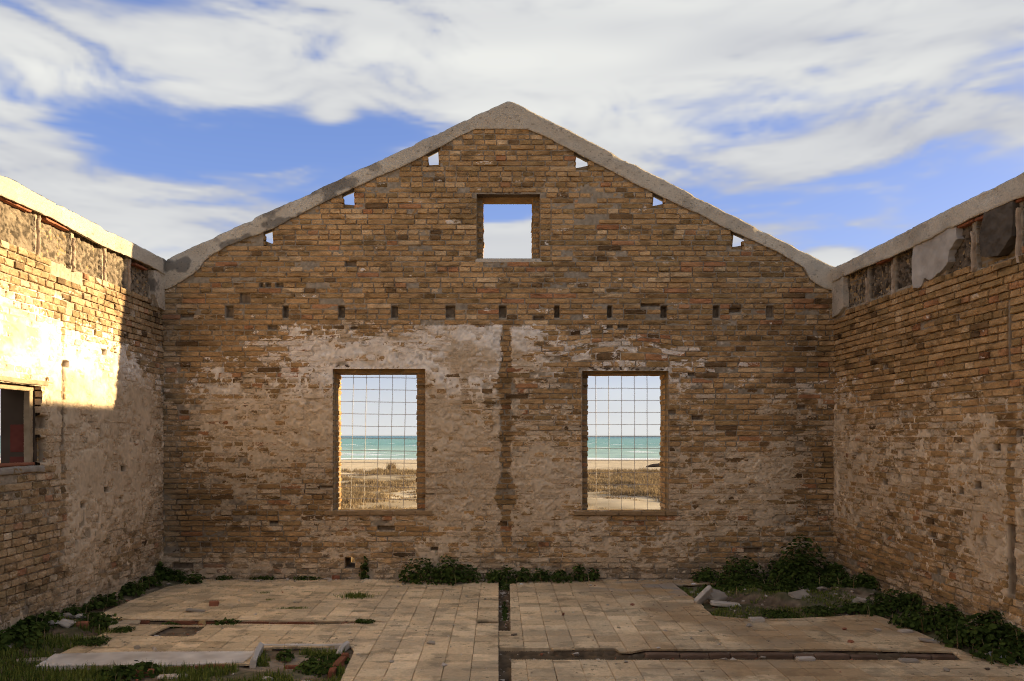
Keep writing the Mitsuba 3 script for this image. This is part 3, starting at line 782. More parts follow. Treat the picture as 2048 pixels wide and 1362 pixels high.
Z = -.028 + .010 * (n2 - .5) + np.where(inc, -.020 + .04 * (n2 - .5), 0) + np.where(inb, np.minimum(d_bare, .3) / .3 * (.07 * (n1 - .38) + wallside), 0)
hole = shapely.contains_xy(bare[0], X, Y)
Z = np.where(hole, -.045 + .01 * (n2 - .5), Z)
for (px, py, r, hgt) in ((1590, 1204, .35, .09), (1700, 1195, .3, .06), (1500, 1195, .3, .05)):
    c = fl(px, py)
    Z += hgt * np.exp(-((X - c[0]) ** 2 + (Y - c[1]) ** 2) / r ** 2) * (.5 + n1) * inb
col = np.array([.17, .125, .08]) * (.45 + 1.1 * n2)[..., None] * (.6 + .8 * n1)[..., None]
sandy = ss(.5, .62, n3 + .25 * (n1 - .5))[..., None]
col = col * (1 - sandy) + np.array([.30, .235, .165]) * (.6 + .8 * n2)[..., None] * sandy
col = np.where(inc[..., None], np.array([.115, .082, .05]) * (.4 + 1.2 * n2)[..., None], col)
moss = (ss(.42, .58, n1 + .3 * (n3 - .5)) * inb * ~hole)[..., None] * .65
col = col * (1 - moss) + np.array([.05, .062, .022]) * (.5 + n2)[..., None] * moss
add('floor', mikit.ply((np.stack([X, Y, Z], -1).reshape(-1, 3), tri(grid_faces(len(fx), len(fy)))), 'soil_material', smooth=True, color=np.clip(col.reshape(-1, 3), .01, .8)),
    label='bare earth bed of the room floor with its cream tiles, broken channels and soil patches', kind='structure')
floor_z = lambda x, y: float(ndimage.map_coordinates(Z, [[(x - fx[0]) / .02], [(y - fy[0]) / .02]], order=1, mode='nearest')[0])


def tile_mesh(poly, rng):
    z = rng.normal(0, .0012)
    tx, ty = rng.normal(0, .004, 2)
    m = trimesh.creation.extrude_polygon(poly, .014, engine='earcut')
    v = np.array(m.vertices)
    c = v[:, :2].mean(0)
    v[:, 2] += z - .014 + (v[:, :2] - c) @ np.array([tx, ty])
    return v, np.array(m.faces)


def tile_box(a, b, c, d, rng):
    z, ch = rng.normal(0, .0012), .003
    tx, ty = rng.normal(0, .004, 2)
    q = np.array([(a, c), (b, c), (b, d), (a, d)]) + rng.normal(0, .0012, (4, 2))
    m = q.mean(0)
    top = m + (q - m) * (1 - 2 * ch / (b - a))
    hz = lambda p: z + (p - m) @ np.array([tx, ty])
    v = np.vstack([np.c_[top, hz(top)], np.c_[q, hz(q) - ch], np.c_[q, np.full(4, -.03)]])
    f = [[0, 1, 2], [0, 2, 3]]
    for l in (0, 4):
        for k in range(4):
            n = (k + 1) % 4
            f += [[l + k, l + 4 + k, l + 4 + n], [l + k, l + 4 + n, l + n]]
    return v, np.array(f)


rng = np.random.default_rng(99)
tiles = []
for side in (-1, 1):
    for i in range(21):
        a = .002 - TS * (i + 1) if side < 0 else .004 + TS * (i - 1)
        if side > 0 and i == 0: continue
        b = a + TS
        for j in range(-2, 26):
            d = -2.174 + TS * 11 - TS * j
            c = d - TS
            if d > 0.02: continue
            g = .0019
            gy = .0042
            r = sbox(a + g, c + gy, min(b, HW) - g, d - gy)
            if a > HW or b < -HW or r.area <= 0: continue
            if floor_cut.intersects(r):
                p = r.difference(floor_cut.buffer(.002))
                for h_ in getattr(p, 'geoms', [p]):
                    if h_.geom_type == 'Polygon' and h_.area > .0012:
                        tiles.append((h_.area, h_.centroid.y, tile_mesh(h_.simplify(.001), rng)))
            else:
                tiles.append((r.area, (c + d) / 2, tile_box(a + g, b - g, c + gy, d - gy, rng)))
        # narrow tile between channel and first full column on the right is part of column 1
def tile_size(t):
    z = ZB + t[1]
    return t[0] / max(z, 1) ** 3 * (z > F * H / (1362 - VY) - .08)
tiles.sort(key=lambda t: -tile_size(t))
for (ar, cy, (v, f)) in tiles[:300]:
    add('floor__tile', mikit.ply((v, f), 'tile_material', uv=np.tile([rng.random(), 0], (len(v), 1))))
rest = [t[2] for t in tiles[300:]]
v, f = cat(*rest)
add('floor__tiling', mikit.ply((v, f), 'tile_material', uv=np.vstack([np.tile([rng.random(), 0], (len(m[0]), 1)) for m in rest])), kind='stuff')
# the floor goes on behind the camera
sv_, sf_ = cat(*[((np.array([[-HW, -12.5, -.03], [HW, -12.5, -.03], [HW, -5.2, -.03], [-HW, -5.2, -.03]])), np.array([[0, 1, 2], [0, 2, 3]]))])
add('floor__screed', mikit.ply((sv_, sf_), 'grey_stone_material'))


# ------------------------------------------------------------------ stones, bricks and other loose things
def lump(size, seed, sub=3, amp=.25, square=.5):
    m = trimesh.creation.icosphere(subdivisions=sub)
    v = np.array(m.vertices)
    v = v / np.maximum(np.abs(v).max(1, keepdims=True) * square + (1 - square), 1e-6)
    v *= 1 + amp * 2 * (meshkit.fbm(v * 1.7 + seed * 3.1, 4, seed) - .5)[:, None]
    v *= np.asarray(size) / 2
    return v, np.array(m.faces)


def rock(size, seed):
    rng = np.random.default_rng(seed)
    p = rng.normal(size=(16, 3)); p /= np.linalg.norm(p, axis=1, keepdims=True)
    h = trimesh.Trimesh(p * rng.uniform(.8, 1.1, (16, 1))).convex_hull
    v, f = trimesh.remesh.subdivide_to_size(np.array(h.vertices), np.array(h.faces), .4)
    m = trimesh.Trimesh(v, f); m.merge_vertices()
    v = np.array(m.vertices)
    v *= 1 + .22 * (meshkit.fbm(v * 3.2 + seed, 3, seed) - .5)[:, None]
    return v / np.ptp(v, axis=0) * np.asarray(size), np.array(m.faces)


def lay(mesh, xy, rotz=0, tilt=(0, 0), sink=.15, z=None):
    v = trimesh.transformations.euler_matrix(tilt[0], tilt[1], rotz)[:3, :3] @ mesh[0].T
    v = v.T
    base = floor_z(*xy) if (shapely.contains_xy(bare_u, *xy) or shapely.contains_xy(chan_u, *xy)) else 0.0
    v = v + [xy[0], xy[1], (base if z is None else z) - v[:, 2].min() - sink * np.ptp(v[:, 2])]
    return v, mesh[1]


def worn_brick(size, seed):
    return lump(size, seed, 3, .09, .93)


LOOSE = [  # name, pixel, size, rotation, tilt, material, label, category
    ('brick', (428, 1211), (.085, .07, .05), .2, (0, 0), 'red_brick_material', 'red brick fragment lying alone on the far left tiles', 'brick', 1),
    ('tile_fragment', (391, 1223), (.17, .06, .018), .1, (0, .1), 'grey_stone_material', 'thin grey slab piece lying left of the red brick fragment', 'tile fragment', 1),
    ('brick', (672, 1158), (.075, .07, .05), .5, (0, 0), 'red_brick_material', 'small reddish brick lump at the foot of the gable wall under the left window', 'brick', 1),
    ('stone', (655, 1160), (.10, .06, .03), .2, (0, 0), 'pale_stone_material', 'pale flat stone touching the reddish lump at the foot of the gable wall', 'stone', 0),
    ('stone', (706, 1158), (.09, .05, .025), 0, (0, 0), 'pale_stone_material', 'flat pale stone below the square hole in the gable wall', 'stone', 0),
    ('stone', (727, 1158), (.06, .05, .02), 0, (0, 0), 'pale_stone_material', 'small pale chip just below the single sprig by the square hole', 'stone', 0),
    ('litter', (1043, 1169), (.05, .025, .018), .1, (0, 0), 'white_litter_material', 'white scrap on the tiles right of the central channel, near the gable wall', 'litter', 0),
    ('litter', (1062, 1156), (.06, .03, .02), .5, (0, .3), 'white_litter_material', 'white scrap lying among the wall-foot leaves right of the central channel', 'litter', 0),
    ('stone', (1029, 1271), (.05, .03, .02), .3, (0, 0), 'dark_wood_material', 'small dark pebble on the tiles just below the central channel', 'stone', 0),
    ('brick', (1513, 1243), (.135, .07, .042), .05, (0, 0), 'pale_stone_material', 'pale brick piece on the brown tiles in front of the soil patch', 'brick', 1),
    ('stone', (1755, 1262), (.06, .05, .025), .4, (0, 0), 'pale_stone_material', 'small pale stone on the right tiles, left of the flat chip', 'stone', 0),
    ('tile_fragment', (1811, 1264), (.11, .07, .02), .2, (0, 0), 'pale_stone_material', 'flat pale chip on the right tiles, in front of the leafy border', 'tile fragment', 0),
    ('tile_fragment', (1858, 1284), (.15, .06, .018), -.2, (0, .12), 'grey_stone_material', 'dark flat tile piece near the end of the right floor channel', 'tile fragment', 0),
    ('brick', (1701, 1285), (.05, .04, .025), 0, (0, 0), 'red_brick_material', 'tiny red brick crumb on the tiles right of centre, beyond the channel', 'brick', 0),
    ('tile_fragment', (1611, 1320), (.13, .06, .025), .1, (0, 0), 'pale_stone_material', 'pale broken tile on the near edge of the right channel, left one', 'tile fragment', 0),
    ('tile_fragment', (1817, 1324), (.13, .07, .025), -.1, (0, 0), 'grey_stone_material', 'grey broken tile on the near edge of the right channel, right one', 'tile fragment', 0),
    ('brick', (2023, 1316), (.13, .09, .065), .2, (0, 0), 'red_brick_material', 'red brick block beside the white bag at the right wall', 'brick', 1),
    ('stone', (1893, 1342), (.045, .04, .03), .2, (0, 0), 'grey_stone_material', 'little grey stone on the tiles near the lower right corner', 'stone', 0),
    ('stone', (1975, 1340), (.035, .03, .02), .2, (0, 0), 'dark_wood_material', 'tiny dark pebble at the lower right corner of the floor', 'stone', 0),
    ('stone', (135, 1264), (.14, .10, .07), .5, (0, .2), 'pale_stone_material', 'rounded white stone on the grassy ground by the left wall', 'stone', 0),
    ('stone', (102, 1263), (.13, .08, .04), .2, (0, 0), 'pale_stone_material', 'flat pale stone left of the rounded white one', 'stone', 0),
    ('brick', (164, 1259), (.10, .08, .06), .1, (0, 0), 'red_brick_material', 'broken red brick right of the rounded white stone', 'brick', 1),
    ('stone', (122, 1250), (.22, .09, .06), .15, (0, 0), 'grey_stone_material', 'long grey stone behind the rounded white stone', 'stone', 0),
    ('stone', (160, 1244), (.16, .10, .06), -.2, (0, 0), 'pale_stone_material', 'grey white stone beside the leaves at the end of the left channel', 'stone', 0),
    ('tile_fragment', (250, 1248), (.24, .13, .022), .25, (0, .05), 'tile_chip_material', 'loose cream tile corner at the start of the left channel', 'tile fragment', 0),
    ('tile_fragment', (238, 1256), (.16, .09, .02), .3, (.1, 0), 'tile_chip_material', 'second loose cream tile just below the first at the left channel', 'tile fragment', 0),
    ('brick', (405, 1240), (.07, .05, .05), .2, (0, 0), 'ochre_chip_material', 'ochre brick chip in the left channel beside the bushy weed', 'brick', 0),
    ('stone', (420, 1245), (.09, .06, .03), .1, (0, 0), 'pale_stone_material', 'pale chip in the left channel next to the ochre brick chip', 'stone', 0),
    ('stone', (403, 1256), (.09, .03, .03), .9, (0, 0), 'pale_stone_material', 'pale sliver at the edge of the pit of missing tiles', 'stone', 0),
    ('tile_fragment', (60, 1322), (.22, .10, .03), .2, (0, 0), 'grey_stone_material', 'grey slab piece half hidden in the grass at the lower left', 'tile fragment', 0),
    ('tile_fragment', (345, 1350), (.19, .07, .02), .1, (0, 0), 'pale_stone_material', 'pale tile piece on the grass at the bottom edge, below the white slab', 'tile fragment', 0),
    ('brick', (290, 1347), (.12, .06, .05), .3, (0, 0), 'red_brick_material', 'broken red brick in the grass below the white slab', 'brick', 1),
    ('stone', (535, 1360), (.08, .06, .04), .3, (0, 0), 'pale_stone_material', 'white stone in the grass at the bottom edge, left of the other', 'stone', 0),
    ('stone', (614, 1361), (.09, .06, .04), -.3, (0, 0), 'pale_stone_material', 'white stone in the grass at the bottom edge, nearest the tiled path', 'stone', 0),
    ('stone', (10, 1310), (.13, .09, .06), -.3, (0, 0), 'grey_stone_material', 'grey stone at the foot of the leafy clump at the left edge', 'stone', 0),
    ('tile_fragment', (1482, 1172), (.14, .07, .03), .1, (.2, 0), 'pale_stone_material', 'pale slab edge among leaves behind the soil patch', 'tile fragment', 0),
    ('tile_fragment', (1617, 1181), (.20, .10, .03), .05, (.1, 0), 'grey_stone_material', 'flat grey slab at the back of the soil patch', 'tile fragment', 0),
    ('stone', (1600, 1207), (.26, .18, .10), .3, (0, 0), 'grey_stone_material', 'large rounded earth grey stone in the middle of the soil patch', 'stone', 0),
    ('stone', (1726, 1215), (.20, .12, .07), .2, (0, .1), 'pale_stone_material', 'pale angular stone at the right of the soil patch beside leaves', 'stone', 0),
    ('tile_fragment', (1610, 1187), (.09, .05, .03), .4, (0, 0), 'pale_stone_material', 'small pale chip on the back part of the soil patch', 'tile fragment', 0),
    ('brick', (1645, 1190), (.13, .06, .05), .3, (0, 0), 'grey_stone_material', 'dusty brick half buried right of the flat grey slab', 'brick', 0),
]
flat_mat('tile_chip_material', (.40, .31, .20), (.56, .45, .31))
flat_mat('ochre_chip_material', (.38, .24, .10), (.52, .36, .17))
for i, (nm, px, size, rz, tl, mat, lab, cg, isbrick) in enumerate(LOOSE):
    m = worn_brick(size, i + 3) if isbrick or nm == 'tile_fragment' else rock(size, i + 3)
    add(nm, mikit.ply(lay(m, fl(*px), rz, tl), mat, smooth=35), label=lab, category=cg)
# the heap of slabs on the soil patch
c = fl(1430, 1204)
add('slab', mikit.ply(lay(rock((.27, .20, .15), 71), c + [.03, .05], .3, (.3, .1)), 'grey_stone_material', smooth=35), label='big grey concrete lump in the heap on the soil patch', category='stone')
add('slab', mikit.ply(lay(worn_brick((.24, .05, .10), 72), c + [-.12, -.02], .5, (.4, -.6), .08), 'pale_stone_material', smooth=35), label='tilted pale slab leaning against the grey lump on the soil patch', category='stone')
add('slab', mikit.ply(lay(worn_brick((.28, .12, .04), 73), c + [.06, -.16], -.1, (0, .08)), 'pale_stone_material', smooth=35), label='flat white slab lying in front of the grey lump on the soil patch', category='stone')


def crumple(size, seed):
    g = np.linspace(-1, 1, 26)
    A, B = np.meshgrid(g, g, indexing='ij')
    n = meshkit.fbm(np.stack([A * 1.6, B * 1.6, A * 0 + seed], -1), 4, seed)
    hgt = np.clip(1 - np.maximum(np.abs(A), np.abs(B)) ** 2, 0, 1)
    v = np.stack([(A + .5 * (n - .5)) * size[0] / 2, (B + .6 * (meshkit.fbm(np.stack([A * 2, B * 2, A * 0 + 9], -1), 3, seed) - .5)) * size[1] / 2, size[2] * hgt * (.2 + 1.3 * np.abs(n - .5) * 2)], -1)
    return v.reshape(-1, 3), tri(grid_faces(26, 26))


add('litter', mikit.ply(lay(crumple((.20, .11, .075), 4), fl(1990, 1316), -.3, (0, 0), .02), 'white_litter_material', smooth=30), label='crumpled white plastic bag by the leaves at the lower right', category='bag')
add('litter', mikit.ply(lay(crumple((.12, .05, .03), 6), fl(1402, 1184), -.15, (0, 0), .0), 'white_litter_material', smooth=30), label='white paper scrap on the grass beside the heap of slabs', category='litter')
add('litter', mikit.ply(lay(crumple((.06, .05, .02), 8), fl(1387, 1168), .2, (0, 0), .0), 'white_litter_material', smooth=30), label='tiny white scrap on the tiles before the right wall-foot leaves', category='litter')

# white slab strip, broken tray and brick kerbs of the former rooms
def poly_slab(name, pts, z0, z1, mat, seed, label=None, category=None, rough=.006):
    pg = px_poly(pts).segmentize(.04)
    xy = np.array(pg.exterior.coords)[:-1]
    xy = xy + rough * 2 * (np.stack([meshkit.fbm(np.c_[xy * 16, xy[:, :1] * 0 + k], 3, seed + k) for k in (0, 1)], -1) - .5)
    pg = Polygon(xy).buffer(0)
    pg = max(getattr(pg, 'geoms', [pg]), key=lambda g: g.area)
    m = trimesh.creation.extrude_polygon(pg, z1 - z0, engine='earcut')
    v = np.array(m.vertices); v[:, 2] += z0
    return add(name, mikit.ply((v, m.faces), mat), label=label, category=category)


poly_slab('threshold_slab', [(110, 1309), (250, 1305), (500, 1304), (520, 1300), (486, 1326), (330, 1332), (200, 1331), (70, 1334)], -.03, .006, 'white_slab_material', 3, 'long white plaster slab strip at the edge of the left tiles', 'slab')
tray = thing('broken_tray', 'broken white shower tray rim around a weedy hollow at the lower left', 'shower tray')
a, b = fl(524, 1290), fl(697, 1290)
tube_rect(f'{tray}__rim', 'white_slab_material', a[0], b[0], a[1] - .03, a[1] + .005, -.045, .012, amp=.006, seed=21)
v, f = cat(*[(loft(np.array([[p + o for o in np.array([(-.022, 0, -.03), (.022, 0, -.03), (.026, 0, .02), (0, 0, .04), (-.02, 0, .02)])] for p in np.array([np.r_[fl(505, 1328), 0], np.r_[fl(512, 1315), .02], np.r_[fl(521, 1300), .025]])])))])
add(f'{tray}__rim_shard', mikit.ply((v, f), 'white_slab_material'))
v, f = cat(*[(loft(np.array([[p + o for o in np.array([(-.02, 0, -.03), (.02, 0, -.03), (.02, 0, .015), (0, 0, .03), (-.02, 0, .015)])] for p in np.array([np.r_[fl(676, 1310), -.01], np.r_[fl(684, 1299), .012], np.r_[fl(694, 1292), .014]])])))])
add(f'{tray}__rim_shard', mikit.ply((v, f), 'white_slab_material'))


def kerb(name, pts, label, h=.05, w=.05, seed=0, mat='red_brick_material', gap=.15):
    """A row of broken kerb bricks along a line of floor pixels."""
    k = thing(name, label, 'kerb')
    rng = np.random.default_rng(seed)
    line = shapely.LineString([tuple(fl(*p)) for p in pts])
    s = 0
    while s < line.length - .05:
        L = rng.uniform(.14, .27)
        if rng.random() > gap:
            p, q = line.interpolate(s), line.interpolate(min(s + L - .008, line.length))
            ang = math.atan2(q.y - p.y, q.x - p.x)
            m = worn_brick((math.hypot(q.x - p.x, q.y - p.y) * 1.02, w, h + .05), int(rng.integers(1e6)))
            v = m[0] @ trimesh.transformations.rotation_matrix(ang, [0, 0, 1])[:3, :3].T + [(p.x + q.x) / 2, (p.y + q.y) / 2, h / 2 - .06 + rng.normal(0, .004)]
            add(f'{k}__brick', mikit.ply((v, m[1]), mat, smooth=35))
        s += L


kerb('brick_kerb', [(1290, 1303), (1560, 1304), (1910, 1308)], 'dark broken brick kerb along the far side of the right floor channel', h=.022, w=.07, seed=4, mat='kerb_material', gap=.25)
kerb('brick_kerb', [(215, 1237), (330, 1238), (560, 1241), (780, 1242)], 'thin red brick kerb along the far side of the left floor channel', h=.022, w=.022, seed=5, gap=.15, mat='kerb_red_material')
kerb('brick_kerb', [(330, 1331), (480, 1329), (690, 1328)], 'low red brick kerb in front of the broken white tray', h=.030, w=.035, seed=6, gap=.08, mat='kerb_red_material')
kerb('brick_kerb', [(662, 1349), (672, 1332), (692, 1312)], 'upright kerb bricks at the right end of the tray hollow', h=.06, w=.05, seed=8, gap=.05, mat='kerb_red_material')
flat_mat('kerb_material', (.11, .07, .045), (.24, .16, .11), 9., .006)
flat_mat('kerb_red_material', (.17, .06, .035), (.28, .12, .07), 9., .006)


# crumbs of mortar and brick along the wall feet, in the channels and on the soil
rng = np.random.default_rng(33)
pts = [fl(*p) + rng.normal(0, .05, 2) for p in [(rng.uniform(330, 1640), 1161) for _ in range(130)]]
for poly, n in ((chan[0], 60), (chan[2], 130), (chan[3], 60), (bare[1], 170), (bare[2], 150), (bare[0], 12)):
    x0, y0, x1, y1 = poly.bounds
    q = rng.uniform([x0, y0], [x1, y1], (n * 4, 2))
    pts += list(q[shapely.contains_xy(poly, q[:, 0], q[:, 1])][:n])
pts += [np.array([rng.uniform(-3.3, 3.5), rng.uniform(-4.4, -.15)]) for _ in range(110)]
crumbs = {'pale_stone_material': [], 'grey_stone_material': [], 'red_brick_material': []}
for q in pts:
    if abs(q[0]) > HW - .02 or q[1] > -.02: continue
    sz = .010 + .032 * rng.random() ** 3
    pv = rng.normal(size=(9, 3))
    hl = trimesh.Trimesh(pv / np.linalg.norm(pv, axis=1, keepdims=True) * sz * [1.3, 1, .7] * .7).convex_hull
    z0 = floor_z(*q) if shapely.contains_xy(floor_cut, *q) else 0.
    crumbs[rng.choice(list(crumbs), p=[.45, .40, .15])].append((np.array(hl.vertices) + [q[0], q[1], z0 + sz * .25], np.array(hl.faces)))
rub = thing('rubble', 'scattered crumbs of mortar and broken brick over the floor and along the wall feet', 'rubble')
for nm, mt in (('pale_crumbs', 'pale_stone_material'), ('grey_crumbs', 'grey_stone_material'), ('red_crumbs', 'red_brick_material')):
    add(f'{rub}__{nm}', mikit.ply(cat(*crumbs[mt]), mt), kind='stuff')

# ------------------------------------------------------------------ plants
LEAF = np.array([(0, 0, 0), (.30, .42, .06), (.62, .50, .02), (.95, .30, -.06), (1.05, 0, -.10), (.95, -.30, -.06), (.62, -.50, .02), (.30, -.42, .06), (.5, 0, -.08)])
LEAF_F = np.array([(8, 0, 1), (8, 1, 2), (8, 2, 3), (8, 3, 4), (8, 4, 5), (8, 5, 6), (8, 6, 7), (8, 7, 0)])


def leaves(pos, nrm, size, rng):
    n = len(pos)
    nrm = nrm / np.linalg.norm(nrm, axis=1, keepdims=True)
    t = rng.normal(size=(n, 3)); t -= (t * nrm).sum(1, keepdims=True) * nrm; t /= np.linalg.norm(t, axis=1, keepdims=True)
    b = np.cross(nrm, t)
    L = LEAF[None] * size[:, None, None]
    v = pos[:, None] + L[..., :1] * t[:, None] + L[..., 1:2] * b[:, None] * rng.uniform(.5, 1.1, n)[:, None, None] + L[..., 2:] * nrm[:, None]
    f = (LEAF_F[None] + (np.arange(n) * 9)[:, None, None]).reshape(-1, 3)
    uv = np.repeat(np.stack([rng.random(n), np.zeros(n)], 1), 9, 0)
    return v.reshape(-1, 3), f, uv


def stems(pts, base, rng, r=.003):
    out = []
    for p in pts:
        q = base + (p - base) * [.35, .35, 0]
        q[2] = base[2]
        mid = (q + p) / 2 + rng.normal(0, .012, 3)
        path = np.array([q, mid, p])
        a, b = np.array([1., 0, 0]), np.array([0, 1., 0])
        ang = np.arange(4) * math.pi / 2
        out.append(loft(path[:, None] + np.array([r * 1.3, r, r * .6])[:, None, None] * (np.cos(ang)[None, :, None] * a + np.sin(ang)[None, :, None] * b)))
    return cat(*out)


def blades(xyz, hgt, rng, wid=.004, lean=.5):
    n = len(xyz)
    a = rng.uniform(0, 2 * math.pi, n)
    d = np.stack([np.cos(a), np.sin(a), np.zeros(n)], -1)
    s = np.stack([-np.sin(a), np.cos(a), np.zeros(n)], -1) * wid * rng.uniform(.6, 1.4, n)[:, None]
    ln = (lean * rng.random(n))[:, None]
    up = np.array([0, 0, 1.])
    b0 = xyz
    m = xyz + hgt[:, None] * (.55 * up + .3 * ln * d)
    t = xyz + hgt[:, None] * ((1 - .35 * ln) * up + ln * d)
    v = np.stack([b0 - s, b0 + s, m - s * .7, m + s * .7, t], 1)
    f = np.array([(0, 1, 3), (0, 3, 2), (2, 3, 4)])
    return v.reshape(-1, 3), (f[None] + (np.arange(n) * 5)[:, None, None]).reshape(-1, 3), np.repeat(np.stack([rng.random(n), np.zeros(n)], 1), 5, 0)


def clump(lobes, label, seed, group=None, wall=None, leaf=.028, density=1.0):
    """A leafy weed: lobes (x, y, radius x, radius y, height)."""
    rng = np.random.default_rng(seed)
    k = thing('weed', label, 'plant', group)
    pos, nrm, tips = [], [], []
    for (x, y, rx, ry, h) in lobes:
        h *= 1.26 if wall is not None else .72
        n = int(density * 1000 * (rx * ry + (rx + ry) * h) / .09 * (.028 / leaf) ** 2 * .30) + 30
        d = rng.normal(size=(n, 3)); d[:, 2] = np.abs(d[:, 2]); d /= np.linalg.norm(d, axis=1, keepdims=True)
        rad = 1 - .55 * rng.random(n) ** 1.8
        bump = .78 + .44 * meshkit.fbm(d * 2.6 + [x * 3, y * 3, seed], 3, seed % 50)
        p = np.stack([x + d[:, 0] * rx * rad * bump, y + d[:, 1] * ry * rad * bump, np.zeros(n)], -1)
        z0 = floor_z(x, y) if shapely.contains_xy(floor_cut, x, y) else 0.
        p[:, 2] = z0 + .012 + d[:, 2] * h * rad * bump
        pos.append(p); nrm.append(d * [.7, .7, .7] + [0, -.15, .75] + rng.normal(0, .42, (n, 3)))
        tips.append(np.c_[p[:14], np.full(min(14, n), z0)])
    p, nn = np.vstack(pos), np.vstack(nrm)
    if wall is not None:
        p[:, 1] = np.minimum(p[:, 1], -.012)
    p[:, 0] = np.clip(p[:, 0], -HW + .02, HW - .02)
    v, f, uv = leaves(p, nn, leaf * rng.uniform(.7, 1.6, len(p)), rng)
    v[:, 1] = np.minimum(v[:, 1], -.008)
    v[:, 0] = np.clip(v[:, 0], -HW + .01, HW - .01)
    add(f'{k}__foliage', mikit.ply((v, f), 'leaf_material', uv=uv), kind='stuff')
    m_ = 6 * len(lobes) + 6
    q = np.array([[x + rng.normal(0, rx * .6), min(y + rng.normal(0, ry * .6), -.03), 0] for (x, y, rx, ry, h) in lobes for _ in range(8)])
    q[:, 0] = np.clip(q[:, 0], -HW + .03, HW - .03)
    q[:, 2] = [floor_z(*a[:2]) if shapely.contains_xy(floor_cut, *a[:2]) else 0. for a in q]
    hb = np.repeat([l[4] for l in lobes], 8) * rng.uniform(.5, 1.35, len(q)) * 1.0
    bv, bf, buv = blades(q, hb, rng, .0035, .8)
    add(f'{k}__dead_stalks', mikit.ply((bv, bf), 'dry_material', uv=buv), kind='stuff')
    sm = []
    for (x, y, rx, ry, h), t in zip(lobes, tips):
        sm.append(stems(np.clip(t[:, :3], [-HW + .02, -9, -1], [HW - .02, -.02, 9]), np.array([x, min(y, -.02), t[0, 3]]), rng))
    add(f'{k}__stems', mikit.ply(cat(*sm), 'stem_material', smooth=True), kind='stuff')
    return k


flat_mat('stem_material', (.05, .07, .02), (.10, .12, .04))


def W(px0, px1, ptop, depth=.16):      # lobe against the gable wall from its extent in the photo
    a, b = bx(px0), bx(px1)
    return ((a + b) / 2, -depth, (b - a) / 2, depth, bz(ptop) * .95)


def L_(px, py, r, h, ry=None):         # lobe standing at a floor pixel
    x, y = fl(px, py)
    return (x, min(y, -.03), r, ry or r, h)


clump([W(800, 890, 1122, .20), W(872, 930, 1116, .22), W(905, 962, 1132, .17)], 'broad dark green weed with two humps at the wall foot left of the central channel', 1, wall=1)
clump([W(968, 1010, 1140), W(990, 1040, 1128, .17), W(1030, 1065, 1138, .15)], 'low dark green weed at the wall foot above the central channel', 2, wall=1)
clump([W(1062, 1100, 1140, .14), W(1095, 1142, 1142, .14)], 'low weed strip at the wall foot right of the central channel', 3, wall=1)
clump([W(1142, 1172, 1133, .11)], 'small round weed below the right window', 4, wall=1)
clump([W(1174, 1196, 1140, .08)], 'smallest round weed just right of the small round one', 5, wall=1)
clump([(bx(730), -.03, .05, .04, .2)], 'single leafy sprig growing beside the square hole in the gable wall', 6, wall=1, leaf=.032)
clump([W(300, 345, 1128, .16), L_(330, 1160, .14, .12), W(340, 385, 1140, .14), L_(390, 1166, .10, .08)], 'dark weed in the left corner where the gable and side walls meet', 7, wall=1)
clump([W(432, 470, 1150, .05), W(500, 560, 1152, .04), W(585, 640, 1151, .05)], 'thin line of tiny weeds at the foot of the gable wall below left', 8, leaf=.018)
clump([W(1378, 1440, 1138, .15), W(1430, 1520, 1114, .20), L_(1475, 1176, .28, .14)], 'spreading weed left of the tall domed bush at the gable wall', 9, wall=1)
clump([W(1535, 1640, 1086, .28), W(1515, 1580, 1118, .28), L_(1600, 1172, .22, .25)], 'tall domed dark green bush in front of the gable wall at the right corner', 10, wall=1, leaf=.034)
clump([L_(1560, 1182, .26, .15), L_(1500, 1186, .26, .10), L_(1440, 1182, .25, .05), L_(1630, 1180, .2, .12)], 'low leafy carpet in front of the tall domed bush', 11)
clump([(bx(1655), -.25, .15, .2, .24), (3.66, -.42, .14, .2, .30), (3.6, -.66, .2, .2, .18)], 'leafy bush in the right corner of the walls', 12)
clump([L_(1735, 1192, .20, .18), L_(1760, 1186, .12, .24), L_(1700, 1188, .14, .10)], 'rounded weed at the right wall foot behind the pale angular stone', 13)
clump([L_(1790, 1222, .24, .20), L_(1745, 1225, .22, .13), L_(1700, 1222, .18, .08), L_(1830, 1228, .2, .22)], 'weed sprawling onto the soil at the middle of the right wall', 14)
clump([L_(1860, 1256, .24, .22), L_(1825, 1252, .2, .13), L_(1900, 1262, .2, .26)], 'low weed along the right wall, second from the front', 15)
clump([L_(1960, 1292, .25, .30), L_(1925, 1288, .2, .18), L_(2010, 1300, .22, .36), L_(2000, 1318, .2, .12), L_(2070, 1315, .25, .34)], 'large leafy weed at the right wall above the white bag', 16, leaf=.032)
clump([L_(1640, 1225, .16, .06), L_(1560, 1228, .18, .04)], 'flat green weed on the front edge of the soil patch', 17, leaf=.018)
clump([L_(285, 1176, .20, .14), L_(255, 1190, .2, .14), L_(300, 1165, .15, .1)], 'weed strip along the left wall, farthest part before the corner', 18)
clump([L_(215, 1208, .17, .12), L_(185, 1218, .14, .15), L_(160, 1225, .12, .08)], 'weed strip along the left wall, middle part', 19)
clump([L_(25, 1280, .25, .19), L_(60, 1270, .18, .14), L_(10, 1302, .28, .13), L_(85, 1262, .16, .12)], 'large leafy weed at the left edge against the side wall', 20, leaf=.034)
clump([L_(140, 1238, .11, .13), L_(125, 1243, .09, .09)], 'small weed standing between the long grey stone and the left wall', 21)
clump([L_(205, 1250, .16, .12), L_(185, 1246, .12, .1), L_(228, 1246, .1, .08)], 'leafy weed at the start of the left channel', 22)
clump([L_(341, 1246, .08, .08)], 'small weed in the left channel above the pit of missing tiles', 23, leaf=.024)
